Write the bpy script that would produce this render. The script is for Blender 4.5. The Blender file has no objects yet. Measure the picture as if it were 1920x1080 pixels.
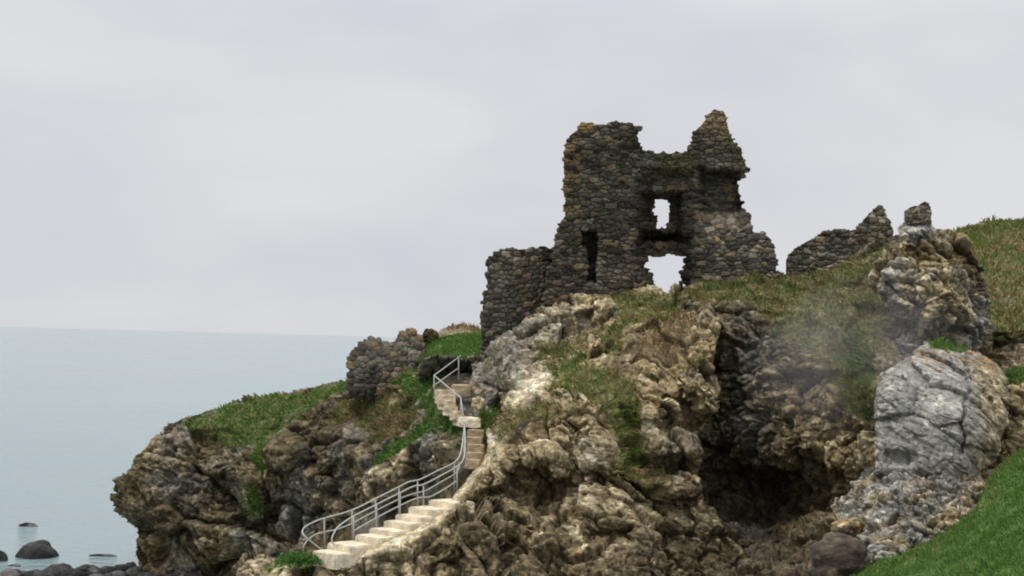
import bpy, math, random
import numpy as np
from mathutils import Matrix, Vector

# ------------------------------------------------------------------ camera, sky, sun, exposure
sc = bpy.context.scene
COL = sc.collection
LENS, EYE = 50.0, 10.8
F = 1920 * LENS / 36.0
PITCH, ROLL = math.radians(2.08), math.radians(1.5)
cam_d = bpy.data.cameras.new("camera")
cam = bpy.data.objects.new("camera", cam_d)
COL.objects.link(cam)
cam_d.lens = LENS
cam_d.sensor_width = 36.0
cam_d.clip_end = 80000
cam_d.clip_start = 0.5
CM = (Matrix.Rotation(math.radians(90) + PITCH, 3, 'X') @ Matrix.Rotation(ROLL, 3, 'Z'))
cam.matrix_world = Matrix.Translation((0, 0, EYE)) @ CM.to_4x4()
sc.camera = cam
CMN = np.array(CM)

sc.view_settings.view_transform = 'Standard'
sc.view_settings.look = 'None'
sc.view_settings.exposure = 0.0
sc.view_settings.gamma = 1.0
sc.render.filter_size = 1.9
sc.cycles.filter_width = 1.9
sc.cycles.max_bounces = 5
sc.cycles.volume_bounces = 0
sc.cycles.use_denoising = True

SUN_EL, SUN_AZ = math.radians(62), math.radians(-105)   # azimuth from +Y, clockwise
sd = bpy.data.lights.new("sun", 'SUN')
so = bpy.data.objects.new("sun", sd)
COL.objects.link(so)
sd.energy = 1.5
sd.angle = math.radians(14)
sd.color = (1.0, 0.955, 0.89)
sdir = Vector((math.sin(SUN_AZ) * math.cos(SUN_EL), math.cos(SUN_AZ) * math.cos(SUN_EL), math.sin(SUN_EL)))
so.rotation_euler = sdir.to_track_quat('Z', 'Y').to_euler()
so.location = (0, 0, 60)

W = bpy.data.worlds.new("World")
sc.world = W
W.use_nodes = True


class NT:
    """tiny node-tree helper"""
    def __init__(s, tree):
        s.t = tree
        tree.nodes.clear()

    def n(s, typ, ins=None, **kw):
        nd = s.t.nodes.new(typ)
        for k, v in kw.items():
            setattr(nd, k, v)
        for k, v in (ins or {}).items():
            if hasattr(v, 'links') or isinstance(v, bpy.types.NodeSocket):
                s.t.links.new(v, nd.inputs[k])
            else:
                nd.inputs[k].default_value = v
        return nd

    def math(s, op, a, b=0.0, clamp=False):
        return s.n('ShaderNodeMath', {0: a, 1: b}, operation=op, use_clamp=clamp).outputs[0]

    def ramp(s, fac, stops, interp='LINEAR'):
        r = s.n('ShaderNodeValToRGB', {0: fac})
        r.color_ramp.interpolation = interp
        els = r.color_ramp.elements
        while len(els) < len(stops):
            els.new(0.5)
        for e, (p, c) in zip(els, stops):
            e.position = p
            e.color = (*c, 1) if len(c) == 3 else c
        return r.outputs[0]

    def mix(s, fac, a, b, mode='MIX'):
        m = s.n('ShaderNodeMix', data_type='RGBA', blend_type=mode)
        for i, v in ((0, fac), (6, a), (7, b)):
            if isinstance(v, bpy.types.NodeSocket):
                s.t.links.new(v, m.inputs[i])
            else:
                m.inputs[i].default_value = v if i == 0 else ((*v, 1) if len(v) == 3 else v)
        return m.outputs[2]


def build_world():
    t = NT(W.node_tree)
    sky = t.n('ShaderNodeTexSky', sky_type='NISHITA', sun_disc=False, sun_elevation=SUN_EL,
              sun_rotation=SUN_AZ, air_density=1.0, dust_density=3.0)
    tc = t.n('ShaderNodeTexCoord').outputs['Generated']
    sep = t.n('ShaderNodeSeparateXYZ', {0: tc})
    mp = t.n('ShaderNodeMapping', {0: tc})
    mp.inputs['Scale'].default_value = (1.0, 1.0, 2.6)
    mp.inputs['Rotation'].default_value = (0.0, 0.35, 0.0)
    n1 = t.n('ShaderNodeTexNoise', {'Vector': mp.outputs[0], 'Scale': 3.6, 'Detail': 5.0, 'Roughness': 0.45, 'Distortion': 0.3})
    # cloud layer, in the same units as the sky texture (strength 0.1 follows)
    cl = t.ramp(n1.outputs[0], [(0.36, (6.3, 6.5, 7.05)), (0.52, (6.95, 7.03, 7.4)), (0.66, (7.6, 7.6, 7.85))])
    # overcast skies brighten towards the zenith
    zen = t.n('ShaderNodeMapRange', {0: sep.outputs[2], 1: 0.22, 2: 0.95, 3: 1.0, 4: 2.9}).outputs[0]
    clb = t.n('ShaderNodeVectorMath', {0: cl, 3: zen}, operation='SCALE').outputs[0]
    mixed = t.mix(0.95, sky.outputs[0], clb)
    bg = t.n('ShaderNodeBackground', {'Color': mixed, 'Strength': 0.1})
    o = t.n('ShaderNodeOutputWorld', {0: bg.outputs[0]})


build_world()

# ------------------------------------------------------------------ numeric helpers
rng = np.random.default_rng(7)
random.seed(7)


def wpt(u, v, D):
    """photo pixel (1920 wide) and distance along the view axis -> world point"""
    u = np.asarray(u, float); v = np.asarray(v, float); D = np.asarray(D, float)
    c = np.stack([(u - 960) / F * D, -(v - 540) / F * D, -D + 0 * u], -1)
    return c @ CMN.T + np.array([0, 0, EYE])


def sst(a, b, x):
    t = np.clip((x - a) / (b - a), 0, 1)
    return t * t * (3 - 2 * t)


def _h(ix, iy, iz, seed):
    h = (ix.astype(np.int64) * 73856093) ^ (iy.astype(np.int64) * 19349663) ^ (iz.astype(np.int64) * 83492791) ^ (seed * 2654435 + 97)
    h = h.astype(np.uint32)
    h ^= h >> np.uint32(16); h *= np.uint32(0x7feb352d)
    h ^= h >> np.uint32(15); h *= np.uint32(0x846ca68b)
    h ^= h >> np.uint32(16)
    return h


def _f(h):
    return h.astype(np.float32) / np.float32(4294967295.0)


def vn(p, seed=0):
    """gradient noise, about -1..1"""
    p = p.astype(np.float32)
    i = np.floor(p); f = p - i; i = i.astype(np.int32)
    w = f * f * f * (f * (f * 6 - 15) + 10)
    out = 0
    for dx in (0, 1):
        for dy in (0, 1):
            for dz in (0, 1):
                h = _h(i[:, 0] + dx, i[:, 1] + dy, i[:, 2] + dz, seed)
                gx = (h & np.uint32(1023)).astype(np.float32) / 511.5 - 1
                gy = ((h >> np.uint32(10)) & np.uint32(1023)).astype(np.float32) / 511.5 - 1
                gz = ((h >> np.uint32(20)) & np.uint32(1023)).astype(np.float32) / 511.5 - 1
                d = gx * (f[:, 0] - dx) + gy * (f[:, 1] - dy) + gz * (f[:, 2] - dz)
                ww = (w[:, 0] if dx else 1 - w[:, 0]) * (w[:, 1] if dy else 1 - w[:, 1]) * (w[:, 2] if dz else 1 - w[:, 2])
                out = out + d * ww
    return out * 1.4


def fbm(p, octv=4, seed=0, gain=0.5):
    a, s, o = 1.0, 0, 0
    for k in range(octv):
        o = o + a * vn(p * (2.03 ** k) + k * 7.3, seed + k)
        s += a; a *= gain
    return o / s


def worley(p, seed=0, jit=0.9):
    p = p.astype(np.float32)
    i = np.floor(p).astype(np.int32); f = p - i
    F1 = np.full(len(p), 9.0, np.float32); F2 = F1.copy(); ID = np.zeros(len(p), np.uint32)
    for dx in (-1, 0, 1):
        for dy in (-1, 0, 1):
            for dz in (-1, 0, 1):
                h = _h(i[:, 0] + dx, i[:, 1] + dy, i[:, 2] + dz, seed)
                ox = (h & np.uint32(1023)).astype(np.float32) / 1023
                oy = ((h >> np.uint32(10)) & np.uint32(1023)).astype(np.float32) / 1023
                oz = ((h >> np.uint32(20)) & np.uint32(1023)).astype(np.float32) / 1023
                d = (dx + .5 + (ox - .5) * jit - f[:, 0]) ** 2 + (dy + .5 + (oy - .5) * jit - f[:, 1]) ** 2 + (dz + .5 + (oz - .5) * jit - f[:, 2]) ** 2
                c = d < F1
                F2 = np.where(c, F1, np.minimum(F2, d))
                ID = np.where(c, h, ID)
                F1 = np.where(c, d, F1)
    r = _f(_h(ID & np.uint32(65535), ID >> np.uint32(16), ID * 0, seed + 5))
    return np.sqrt(F1), np.sqrt(F2), r


def facets(p, seed=0, jit=.95):
    """angular blocks: F1, F2, a random per block and the height of its randomly tilted flat face"""
    p = p.astype(np.float32)
    i = np.floor(p).astype(np.int32); f = p - i
    F1 = np.full(len(p), 9.0, np.float32); F2 = F1.copy(); ID = np.zeros(len(p), np.uint32)
    O = np.zeros((len(p), 3), np.float32)
    for dx in (-1, 0, 1):
        for dy in (-1, 0, 1):
            for dz in (-1, 0, 1):
                h = _h(i[:, 0] + dx, i[:, 1] + dy, i[:, 2] + dz, seed)
                o = np.stack([(h & np.uint32(1023)), (h >> np.uint32(10)) & np.uint32(1023), (h >> np.uint32(20)) & np.uint32(1023)], -1).astype(np.float32) / 1023
                v = f - (np.array([dx, dy, dz], np.float32) + .5 + (o - .5) * jit)
                d = (v * v).sum(1)
                c = d < F1
                F2 = np.where(c, F1, np.minimum(F2, d)); ID = np.where(c, h, ID); F1 = np.where(c, d, F1)
                O = np.where(c[:, None], v, O)
    k = _h(ID & np.uint32(65535), ID >> np.uint32(16), ID * 0, seed + 5)
    g = np.stack([(k & np.uint32(1023)), (k >> np.uint32(10)) & np.uint32(1023), (k >> np.uint32(20)) & np.uint32(1023)], -1).astype(np.float32) / 511.5 - 1
    return np.sqrt(F1), np.sqrt(F2), _f(_h(ID & np.uint32(65535), ID >> np.uint32(16), ID * 0, seed + 6)), (O * g).sum(1)


def inside(poly, u, v):
    poly = np.asarray(poly, float)
    c = np.zeros(u.shape, bool)
    x0, y0 = poly[-1]
    for x1, y1 in poly:
        if y0 != y1:
            k = (y1 > v) != (y0 > v)
            c ^= k & (u < (x0 - x1) * (v - y1) / (y0 - y1) + x1)
        x0, y0 = x1, y1
    return c


def sdist(poly, u, v):
    """signed pixel distance to a polygon, positive inside"""
    d2 = np.full(u.shape, 1e12)
    poly = np.asarray(poly, float)
    x0, y0 = poly[-1]
    for x1, y1 in poly:
        ex, ey = x1 - x0, y1 - y0
        L = ex * ex + ey * ey + 1e-9
        t = np.clip(((u - x0) * ex + (v - y0) * ey) / L, 0, 1)
        d2 = np.minimum(d2, (u - x0 - t * ex) ** 2 + (v - y0 - t * ey) ** 2)
        x0, y0 = x1, y1
    d = np.sqrt(d2)
    return np.where(inside(poly, u, v), d, -d)


def rbf(ctrl, u, v):
    """smooth depth through (u, v, D) points; affine in 1/D so that planes stay planes"""
    c = np.asarray(ctrl, float)
    x, y, val = c[:, 0] / 300, c[:, 1] / 300, 1.0 / c[:, 2]
    n = len(c)
    A = np.zeros((n + 3, n + 3))
    A[:n, :n] = np.hypot(x[:, None] - x, y[:, None] - y) - 0.02 * np.eye(n)
    A[:n, n] = 1; A[:n, n + 1] = x; A[:n, n + 2] = y
    A[n:, :n] = A[:n, n:].T
    s = np.linalg.solve(A, np.concatenate([val, [0, 0, 0]]))
    U, V = u / 300, v / 300
    o = s[n] + s[n + 1] * U + s[n + 2] * V
    for k in range(n):
        o = o + s[k] * np.hypot(U - x[k], V - y[k])
    return 1.0 / np.clip(o, 1 / 200, 1 / 6)


def mesh_np(name, P, quads, tris=None, mat=None, col=None, smooth=True, parent=None):
    me = bpy.data.meshes.new(name)
    P = np.asarray(P, np.float32)
    loops = np.asarray(quads, np.int32).reshape(-1)
    nq = len(loops) // 4
    starts = np.arange(nq) * 4
    if tris is not None and len(tris):
        tl = np.asarray(tris, np.int32).reshape(-1)
        starts = np.concatenate([starts, nq * 4 + np.arange(len(tl) // 3) * 3])
        loops = np.concatenate([loops, tl])
    me.vertices.add(len(P)); me.vertices.foreach_set('co', P.reshape(-1))
    me.loops.add(len(loops)); me.loops.foreach_set('vertex_index', loops)
    me.polygons.add(len(starts)); me.polygons.foreach_set('loop_start', starts.astype(np.int32))
    me.update(calc_edges=True)
    me.validate()
    me.polygons.foreach_set('use_smooth', np.full(len(me.polygons), smooth, bool))
    if col is not None:
        a = me.color_attributes.new('tint', 'FLOAT_COLOR', 'POINT')
        c4 = np.ones((len(P), 4), np.float32); c4[:, :3] = col
        a.data.foreach_set('color', c4.reshape(-1))
    o = bpy.data.objects.new(name, me)
    COL.objects.link(o)
    if mat:
        me.materials.append(mat)
    if parent:
        o.parent = parent
    return o


def tag(o, label=None, cat=None, group=None, kind=None):
    if label: o['label'] = label
    if cat: o['category'] = cat
    if group: o['group'] = group
    if kind: o['kind'] = kind
    return o


def empty(name, loc=(0, 0, 0)):
    o = bpy.data.objects.new(name, None)
    COL.objects.link(o)
    o.location = loc
    o.empty_display_size = 0.3
    return o


def settle(root):
    """move a thing's origin Empty to the foot of its parts, keeping the parts in place"""
    lo = np.full(3, 1e9); hi = -lo
    def walk(o):
        nonlocal lo, hi
        for c in o.children:
            if c.type == 'MESH':
                co = np.empty(len(c.data.vertices) * 3, np.float32); c.data.vertices.foreach_get('co', co)
                co = co.reshape(-1, 3); lo = np.minimum(lo, co.min(0)); hi = np.maximum(hi, co.max(0))
            walk(c)
    walk(root)
    b = Vector(((lo[0] + hi[0]) / 2, (lo[1] + hi[1]) / 2, lo[2]))
    root.location = b
    for c in root.children:
        c.location = -b


# ------------------------------------------------------------------ materials
def new_mat(name):
    m = bpy.data.materials.new(name)
    m.use_nodes = True
    return m, NT(m.node_tree)


def mat_surface(name, rough=0.92, bump=0.6, scales=(9.0, 34.0), var=(0.55, 1.45), spec=0.2, dist=0.05):
    """tint from the mesh times fine procedural grain, with procedural bump"""
    m, t = new_mat(name)
    at = t.n('ShaderNodeAttribute', attribute_name='tint').outputs[0]
    co = t.n('ShaderNodeTexCoord').outputs['Object']
    a = t.n('ShaderNodeTexNoise', {'Vector': co, 'Scale': scales[0], 'Detail': 6.0, 'Roughness': 0.65}).outputs[0]
    b = t.n('ShaderNodeTexVoronoi', {'Vector': co, 'Scale': scales[1] * .5}, feature='F1').outputs[0]
    c = t.n('ShaderNodeTexNoise', {'Vector': co, 'Scale': scales[1], 'Detail': 3.0, 'Roughness': 0.6}).outputs[0]
    g = t.ramp(a, [(0.3, (var[0],) * 3), (0.52, (1, 1, 1)), (0.72, (var[1],) * 3)])
    colr = t.mix(1.0, at, g, 'MULTIPLY')
    h = t.math('ADD', t.math('MULTIPLY', a, 1.0), t.math('MULTIPLY', c, 0.35))
    h = t.math('SUBTRACT', h, t.math('MULTIPLY', b, 0.25))
    bp = t.n('ShaderNodeBump', {'Strength': bump, 'Distance': dist, 'Height': h})
    p = t.n('ShaderNodeBsdfPrincipled', {'Base Color': colr, 'Roughness': rough, 'Normal': bp.outputs[0], 'Specular IOR Level': spec})
    t.n('ShaderNodeOutputMaterial', {0: p.outputs[0]})
    return m


def mat_blades(name):
    m, t = new_mat(name)
    at = t.n('ShaderNodeAttribute', attribute_name='tint').outputs[0]
    p = t.n('ShaderNodeBsdfPrincipled', {'Base Color': at, 'Roughness': 0.75, 'Specular IOR Level': 0.15})
    tr = t.n('ShaderNodeBsdfTranslucent', {'Color': at})
    mx = t.n('ShaderNodeMixShader', {0: 0.3, 1: p.outputs[0], 2: tr.outputs[0]})
    t.n('ShaderNodeOutputMaterial', {0: mx.outputs[0]})
    return m


def mat_plain(name, colr, rough=0.6, metal=0.0, nscale=12.0, amt=0.35, bump=0.2):
    m, t = new_mat(name)
    co = t.n('ShaderNodeTexCoord').outputs['Object']
    a = t.n('ShaderNodeTexNoise', {'Vector': co, 'Scale': nscale, 'Detail': 5.0, 'Roughness': 0.65}).outputs[0]
    g = t.ramp(a, [(0.3, tuple(c * (1 - amt) for c in colr)), (0.7, tuple(min(.9, c * (1 + amt)) for c in colr))])
    bp = t.n('ShaderNodeBump', {'Strength': bump, 'Distance': 0.03, 'Height': a})
    p = t.n('ShaderNodeBsdfPrincipled', {'Base Color': g, 'Roughness': rough, 'Metallic': metal, 'Normal': bp.outputs[0]})
    t.n('ShaderNodeOutputMaterial', {0: p.outputs[0]})
    return m


def mat_rock(name, lo=(.3, .285, .26), hi=(1.95, 1.86, 1.7), bump=.95):
    m, t = new_mat(name)
    at = t.n('ShaderNodeAttribute', attribute_name='tint').outputs[0]
    co = t.n('ShaderNodeTexCoord').outputs['Object']
    a = t.n('ShaderNodeTexNoise', {'Vector': co, 'Scale': 4.2, 'Detail': 8.0, 'Roughness': 0.72, 'Distortion': .4}).outputs[0]
    mp = t.n('ShaderNodeMapping', {0: co}); mp.inputs['Rotation'].default_value = (.35, -.5, 0); mp.inputs['Scale'].default_value = (1, 1, 4.5)
    bed = t.n('ShaderNodeTexNoise', {'Vector': mp.outputs[0], 'Scale': 2.6, 'Detail': 6.0, 'Roughness': 0.65, 'Distortion': .8}).outputs[0]
    vo = t.n('ShaderNodeTexVoronoi', {'Vector': co, 'Scale': 9.0, 'Randomness': 1.0}, feature='F1').outputs
    c = t.n('ShaderNodeTexNoise', {'Vector': co, 'Scale': 32.0, 'Detail': 3.0, 'Roughness': 0.6}).outputs[0]
    x = t.math('ADD', t.math('MULTIPLY', a, .62), t.math('MULTIPLY', bed, .38))
    g = t.ramp(x, [(0.34, lo), (0.45, (.78, .77, .75)), (0.53, (1.06, 1.05, 1.04)), (0.66, hi)])
    sp = t.n('ShaderNodeSeparateColor', {0: vo['Color']}).outputs[0]
    g2 = t.ramp(sp, [(0.0, (.72,) * 3), (.5, (.98,) * 3), (.85, (1.12, 1.1, 1.07)), (1.0, (1.7, 1.66, 1.58))])
    colr = t.mix(1.0, t.mix(1.0, at, g, 'MULTIPLY'), g2, 'MULTIPLY')
    h = t.math('ADD', t.math('ADD', t.math('MULTIPLY', a, 1.2), t.math('MULTIPLY', bed, .9)), t.math('MULTIPLY', c, .3))
    h = t.math('SUBTRACT', h, t.math('MULTIPLY', vo['Distance'], .35))
    bp = t.n('ShaderNodeBump', {'Strength': bump, 'Distance': .10, 'Height': h})
    p = t.n('ShaderNodeBsdfPrincipled', {'Base Color': colr, 'Roughness': .92, 'Normal': bp.outputs[0], 'Specular IOR Level': .2})
    t.n('ShaderNodeOutputMaterial', {0: p.outputs[0]})
    return m


M_ROCK = mat_rock('rock')
M_WALL = mat_surface('masonry', bump=0.6, scales=(11.0, 40.0))
M_BOULDER = mat_rock('boulder_stone', (.6, .59, .57), (1.35, 1.33, 1.28), .5)
M_WET = mat_surface('wet_stone', rough=0.75, bump=0.5, scales=(5.0, 22.0), spec=0.15)
M_SOIL = mat_surface('turf_soil', bump=0.5, scales=(6.0, 30.0))
M_GRASS = mat_blades('grass_blades')
M_STEP = mat_plain('pale_concrete', (0.60, 0.52, 0.38), 0.9, 0.0, 5.0, 0.34, 0.6)
M_STEPM = mat_plain('stained_concrete', (0.46, 0.38, 0.26), 0.9, 0.0, 6.0, 0.45, 0.6)
M_STEPD = mat_plain('weathered_concrete', (0.37, 0.29, 0.18), 0.9, 0.0, 5.0, 0.35, 0.5)
M_RAIL = mat_plain('galvanised_steel', (0.36, 0.365, 0.33), 0.6, 0.25, 14.0, 0.2, 0.05)

# ------------------------------------------------------------------ colour palettes (linear)
A_ = lambda *c: np.array(c, np.float32)


def lerp(a, b, t):
    return a + (b - a) * t[:, None]


def ramp_np(x, stops):
    xs = [s[0] for s in stops]
    return np.stack([np.interp(x, xs, [s[1][k] for s in stops]) for k in range(3)], -1)


GREEN = [A_(.075, .165, .028), A_(.11, .21, .042), A_(.06, .125, .026), A_(.16, .21, .055)]
MIXED = [A_(.10, .15, .04), A_(.16, .16, .055), A_(.30, .225, .10), A_(.24, .145, .075), A_(.085, .10, .035)]
RUSTY = [A_(.24, .165, .075), A_(.34, .25, .125), A_(.19, .11, .06), A_(.13, .145, .05), A_(.28, .185, .12)]
LAWN = [A_(.07, .155, .026), A_(.095, .195, .035), A_(.06, .12, .026), A_(.15, .205, .055), A_(.10, .2, .04)]


# ------------------------------------------------------------------ relief solids
def rock_disp(P, amp=(0.5, 0.28, 0.12, 0.05), fr=(0.35, 0.9, 2.4, 6.0), seed=0, tilt=(0.35, 0.2)):
    """fractured, bedded rock: returns signed displacement (m) and per-block randoms"""
    wx = fbm(P * 0.6, 4, seed + 11); wy = fbm(P * 0.6 + 31, 4, seed + 13); wz = fbm(P * 0.6 + 57, 4, seed + 17)
    Wp = np.stack([wx, wy, wz], -1)
    Q = P + 0.42 * Wp
    Q[:, 2] = (Q[:, 2] + tilt[0] * Q[:, 0] + tilt[1] * Q[:, 1]) * 1.5
    big = fbm(P * fr[0], 3, seed)
    a1, a2, r1, t1 = facets(Q * fr[1], seed + 1)
    b1, b2, r2, t2 = facets(Q * fr[2], seed + 2)
    Q3 = P + 0.15 * Wp[:, [1, 2, 0]]
    c1, c2, r3, t3 = facets(Q3 * fr[3], seed + 3)
    rid = 1 - np.abs(fbm(Q * fr[1] * .9, 4, seed + 4, .6)) * 2.6
    f1 = fbm(P * fr[2] * .8, 5, seed + 6, .62)
    k1 = .6 * (r1 - .5) + .75 * t1 - .22 * (1 - sst(0, .14, a2 - a1)) + .25 * (.6 - a1)
    k2 = .6 * (r2 - .5) + .9 * t2 - .3 * (1 - sst(0, .16, b2 - b1)) + .3 * (.6 - b1)
    k3 = .6 * (r3 - .5) + .9 * t3 - .4 * (1 - sst(0, .25, c2 - c1)) + .3 * (.6 - c1)
    d = amp[0] * (big + .3 * rid - .1) + amp[1] * k1 + amp[2] * (k2 + .9 * f1) + amp[3] * k3 * (0.4 + 1.2 * sst(-.3, .3, wx + .5 * wy))
    return d, dict(r1=r1, r2=r2, r3=r3, big=big, e2=b2 - b1, e3=c2 - c1, w=wx)


ROCK_TAN = [(0.0, (.045, .034, .017)), (0.3, (.14, .106, .052)), (0.55, (.28, .22, .115)), (0.78, (.46, .38, .225)), (1.0, (.70, .61, .42))]
ROCK_DARK = [(0.0, (.035, .028, .016)), (0.35, (.09, .071, .039)), (0.65, (.175, .138, .077)), (0.88, (.33, .27, .16)), (1.0, (.54, .46, .31))]
ROCK_GREY = [(0.0, (.07, .066, .054)), (0.3, (.17, .166, .144)), (0.6, (.27, .265, .238)), (0.85, (.40, .388, .345)), (1.0, (.60, .56, .48))]


def rock_col(P, x, ramp, seed=0, bias=0.0, k3=.3):
    n = fbm(P * 0.7, 4, seed + 21) * 0.5 + fbm(P * 2.6, 2, seed + 22, .7) * 0.3
    t = np.clip(0.52 + bias + n + (x['r2'] - .5) * 0.34 + (x.get('r3', x['r2']) - .5) * k3 + (x['r1'] - .5) * 0.22, 0, 1)
    return ramp_np(t, ramp)


def blur(A, k):
    """box blur of a grid of vectors"""
    for ax in (0, 1):
        pad = [(0, 0)] * A.ndim; pad[ax] = (k + 1, k)
        c = np.cumsum(np.pad(A, pad, mode='edge'), axis=ax)
        n = A.shape[ax]
        A = (np.take(c, np.arange(2 * k + 1, 2 * k + 1 + n), axis=ax) - np.take(c, np.arange(n), axis=ax)) / (2 * k + 1)
    return A


def relief(name, poly, ctrl, step=2.0, R=0.8, disp=None, colour=None, recess=(), holes=(), thick=(0.5, 4.0),
           mat=None, parent=None, rough_px=5.0, seed=0, stone=None, grass=(), gflat=.62, dscale=None):
    """A solid whose front follows depth points, with rounded rims, real thickness and a closed back.
    grass: list of (polygon, softness px, palette, length, density per m2)"""
    pl = np.asarray(poly, float)
    u0, v0 = pl.min(0) - 8; u1, v1 = pl.max(0) + 8
    us = np.arange(u0, u1, step); vs = np.arange(v0, v1, step)
    U, V = np.meshgrid(us, vs)
    sh = U.shape
    D = rbf(ctrl, U, V)
    Pb = wpt(U, V, D)
    pxm = D / F
    flat = Pb.reshape(-1, 3)
    if stone is None:
        wu = fbm(flat * 1.1, 4, seed + 41, .6).reshape(sh); wv = fbm(flat * 1.1 + 19, 4, seed + 43, .6).reshape(sh)
        mk = inside(pl, U + wu * rough_px * 1.6, V + wv * rough_px * 1.6)
        sd_ = sdist(pl, U + wu * rough_px * 1.6, V + wv * rough_px * 1.6) * pxm
    else:
        su, sv, aux_st = stone(U, V, D)
        mk = inside(pl, su, sv)
        for h in holes:
            mk &= ~inside(h, su, sv)
        sd_ = sdist(pl, U, V) * pxm
    for (rp, depth, soft) in recess:
        wob = fbm(flat * 1.3, 3, seed + 51).reshape(sh) * 0.35 * soft
        D = D + depth * sst(0.0, 1.0, (sdist(rp, U, V) * pxm + soft * .5 + wob) / soft)
    if R > 0:
        q = np.clip(1 - np.clip(sd_, 0, None) / R, 0, 1)
        D = D + R * (1 - np.sqrt(np.clip(1 - q * q, 0, 1)))
    Pb = wpt(U, V, D)
    Ps = blur(blur(Pb, 7), 7) if stone is None else blur(Pb, 2)
    du = np.gradient(Ps, axis=1); dv = np.gradient(Ps, axis=0)
    Nn = np.cross(dv, du)
    Nn /= np.linalg.norm(Nn, axis=2, keepdims=True) + 1e-9
    view = Pb - np.array([0, 0, EYE])
    s = np.sign((Nn * view).sum(2)); Nn = Nn * -s[..., None]
    idx = np.full(sh, -1)
    # quads with all four corners in the mask
    qm = mk[:-1, :-1] & mk[1:, :-1] & mk[:-1, 1:] & mk[1:, 1:]
    used = np.zeros(sh, bool)
    used[:-1, :-1] |= qm; used[1:, :-1] |= qm; used[:-1, 1:] |= qm; used[1:, 1:] |= qm
    cnt = np.zeros(sh, int)
    cnt[:-1, :-1] += qm; cnt[1:, :-1] += qm; cnt[:-1, 1:] += qm; cnt[1:, 1:] += qm
    n = int(used.sum())
    idx[used] = np.arange(n)
    P = Pb[used]; N = Nn[used]; Uu = U[used]; Vu = V[used]
    P0 = P.copy()
    aux = {}
    if disp is not None:
        if stone is None:
            d, aux = disp(P0)
        else:
            d, aux = disp(P0, {k: a[used] for k, a in aux_st.items()})
        if grass:
            gm = np.max([sst(-0.5, 0.5, sdist(g[0], Uu, Vu) / g[1]) for g in grass if len(g[0])], axis=0)
            d = d * (1 - gflat * gm)
        if dscale is not None:
            d = d * dscale(Uu, Vu)
        if stone is None:
            vw = np.array([0, 0, EYE]) - P; vw /= np.linalg.norm(vw, axis=1, keepdims=True)
            Dn = N * .45 + vw * .55
            Dn /= np.linalg.norm(Dn, axis=1, keepdims=True)
        else:
            Dn = N
        P = P + Dn * d[:, None]
    aux.update(u=Uu, v=Vu, N=N, P=P0, sd=sd_[used])
    C = colour(P, aux) if colour else np.full((n, 3), .3)
    gw_list = []
    if grass:
        soft_n = fbm(P0 * 1.6, 4, seed + 61) + .8 * np.clip(fbm(P0 * .6, 3, seed + 62) * 2.4 - .25, -1.2, 0)
        tot = np.zeros(n)
        for g in grass:
            gw = sst(-0.5, 0.5, sdist(g[0], Uu, Vu) / g[1] + soft_n * 1.3)
            gw_list.append(gw)
            base = sum(g[2]) / len(g[2]) * 0.7
            bn = fbm(P0 * 2.2, 3, seed + 63)
            bc = lerp(np.broadcast_to(base, (n, 3)) * 0.75, np.broadcast_to(base, (n, 3)) * 1.2, sst(-.5, .5, bn))
            C = lerp(C, bc, gw * 0.85)
    # back sheet
    T = thick[0] + (thick[1] - thick[0]) * np.clip(aux['sd'] / 2.5, 0, 1)
    vd = (P0 - np.array([0, 0, EYE])); vd /= np.linalg.norm(vd, axis=1, keepdims=True)
    if stone is not None:
        Dm = D[used]; back_D = np.median(Dm) + thick[1]
        PB = wpt(Uu, Vu, np.maximum(rbf(ctrl, Uu, Vu) + thick[1], 0))
    else:
        PB = P0 + vd * T[:, None]
    a = idx[:-1, :-1][qm]; b = idx[:-1, 1:][qm]; c = idx[1:, 1:][qm]; d4 = idx[1:, :-1][qm]
    front = np.stack([a, d4, c, b], -1)
    back = np.stack([a, b, c, d4], -1) + n
    # sides: directed edges with no opposite
    sides = []
    qpad = np.pad(qm, 1)
    for (dy, dx, pa, pb) in ((-1, 0, a, b), (1, 0, c, d4), (0, 1, b, c), (0, -1, d4, a)):
        nb = qpad[1 + dy:1 + dy + qm.shape[0], 1 + dx:1 + dx + qm.shape[1]][qm]
        e = ~nb
        sides.append(np.stack([pa[e], pb[e], pb[e] + n, pa[e] + n], -1))
    quads = np.concatenate([front, back] + sides)
    o = mesh_np(name, np.concatenate([P, PB]), quads, None, mat, np.concatenate([C, C * .8]), True, parent)
    return o, dict(P=P, N=N, front=front, gw=gw_list, u=Uu, v=Vu, D=D[used])


GCAP = 1.0


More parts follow.
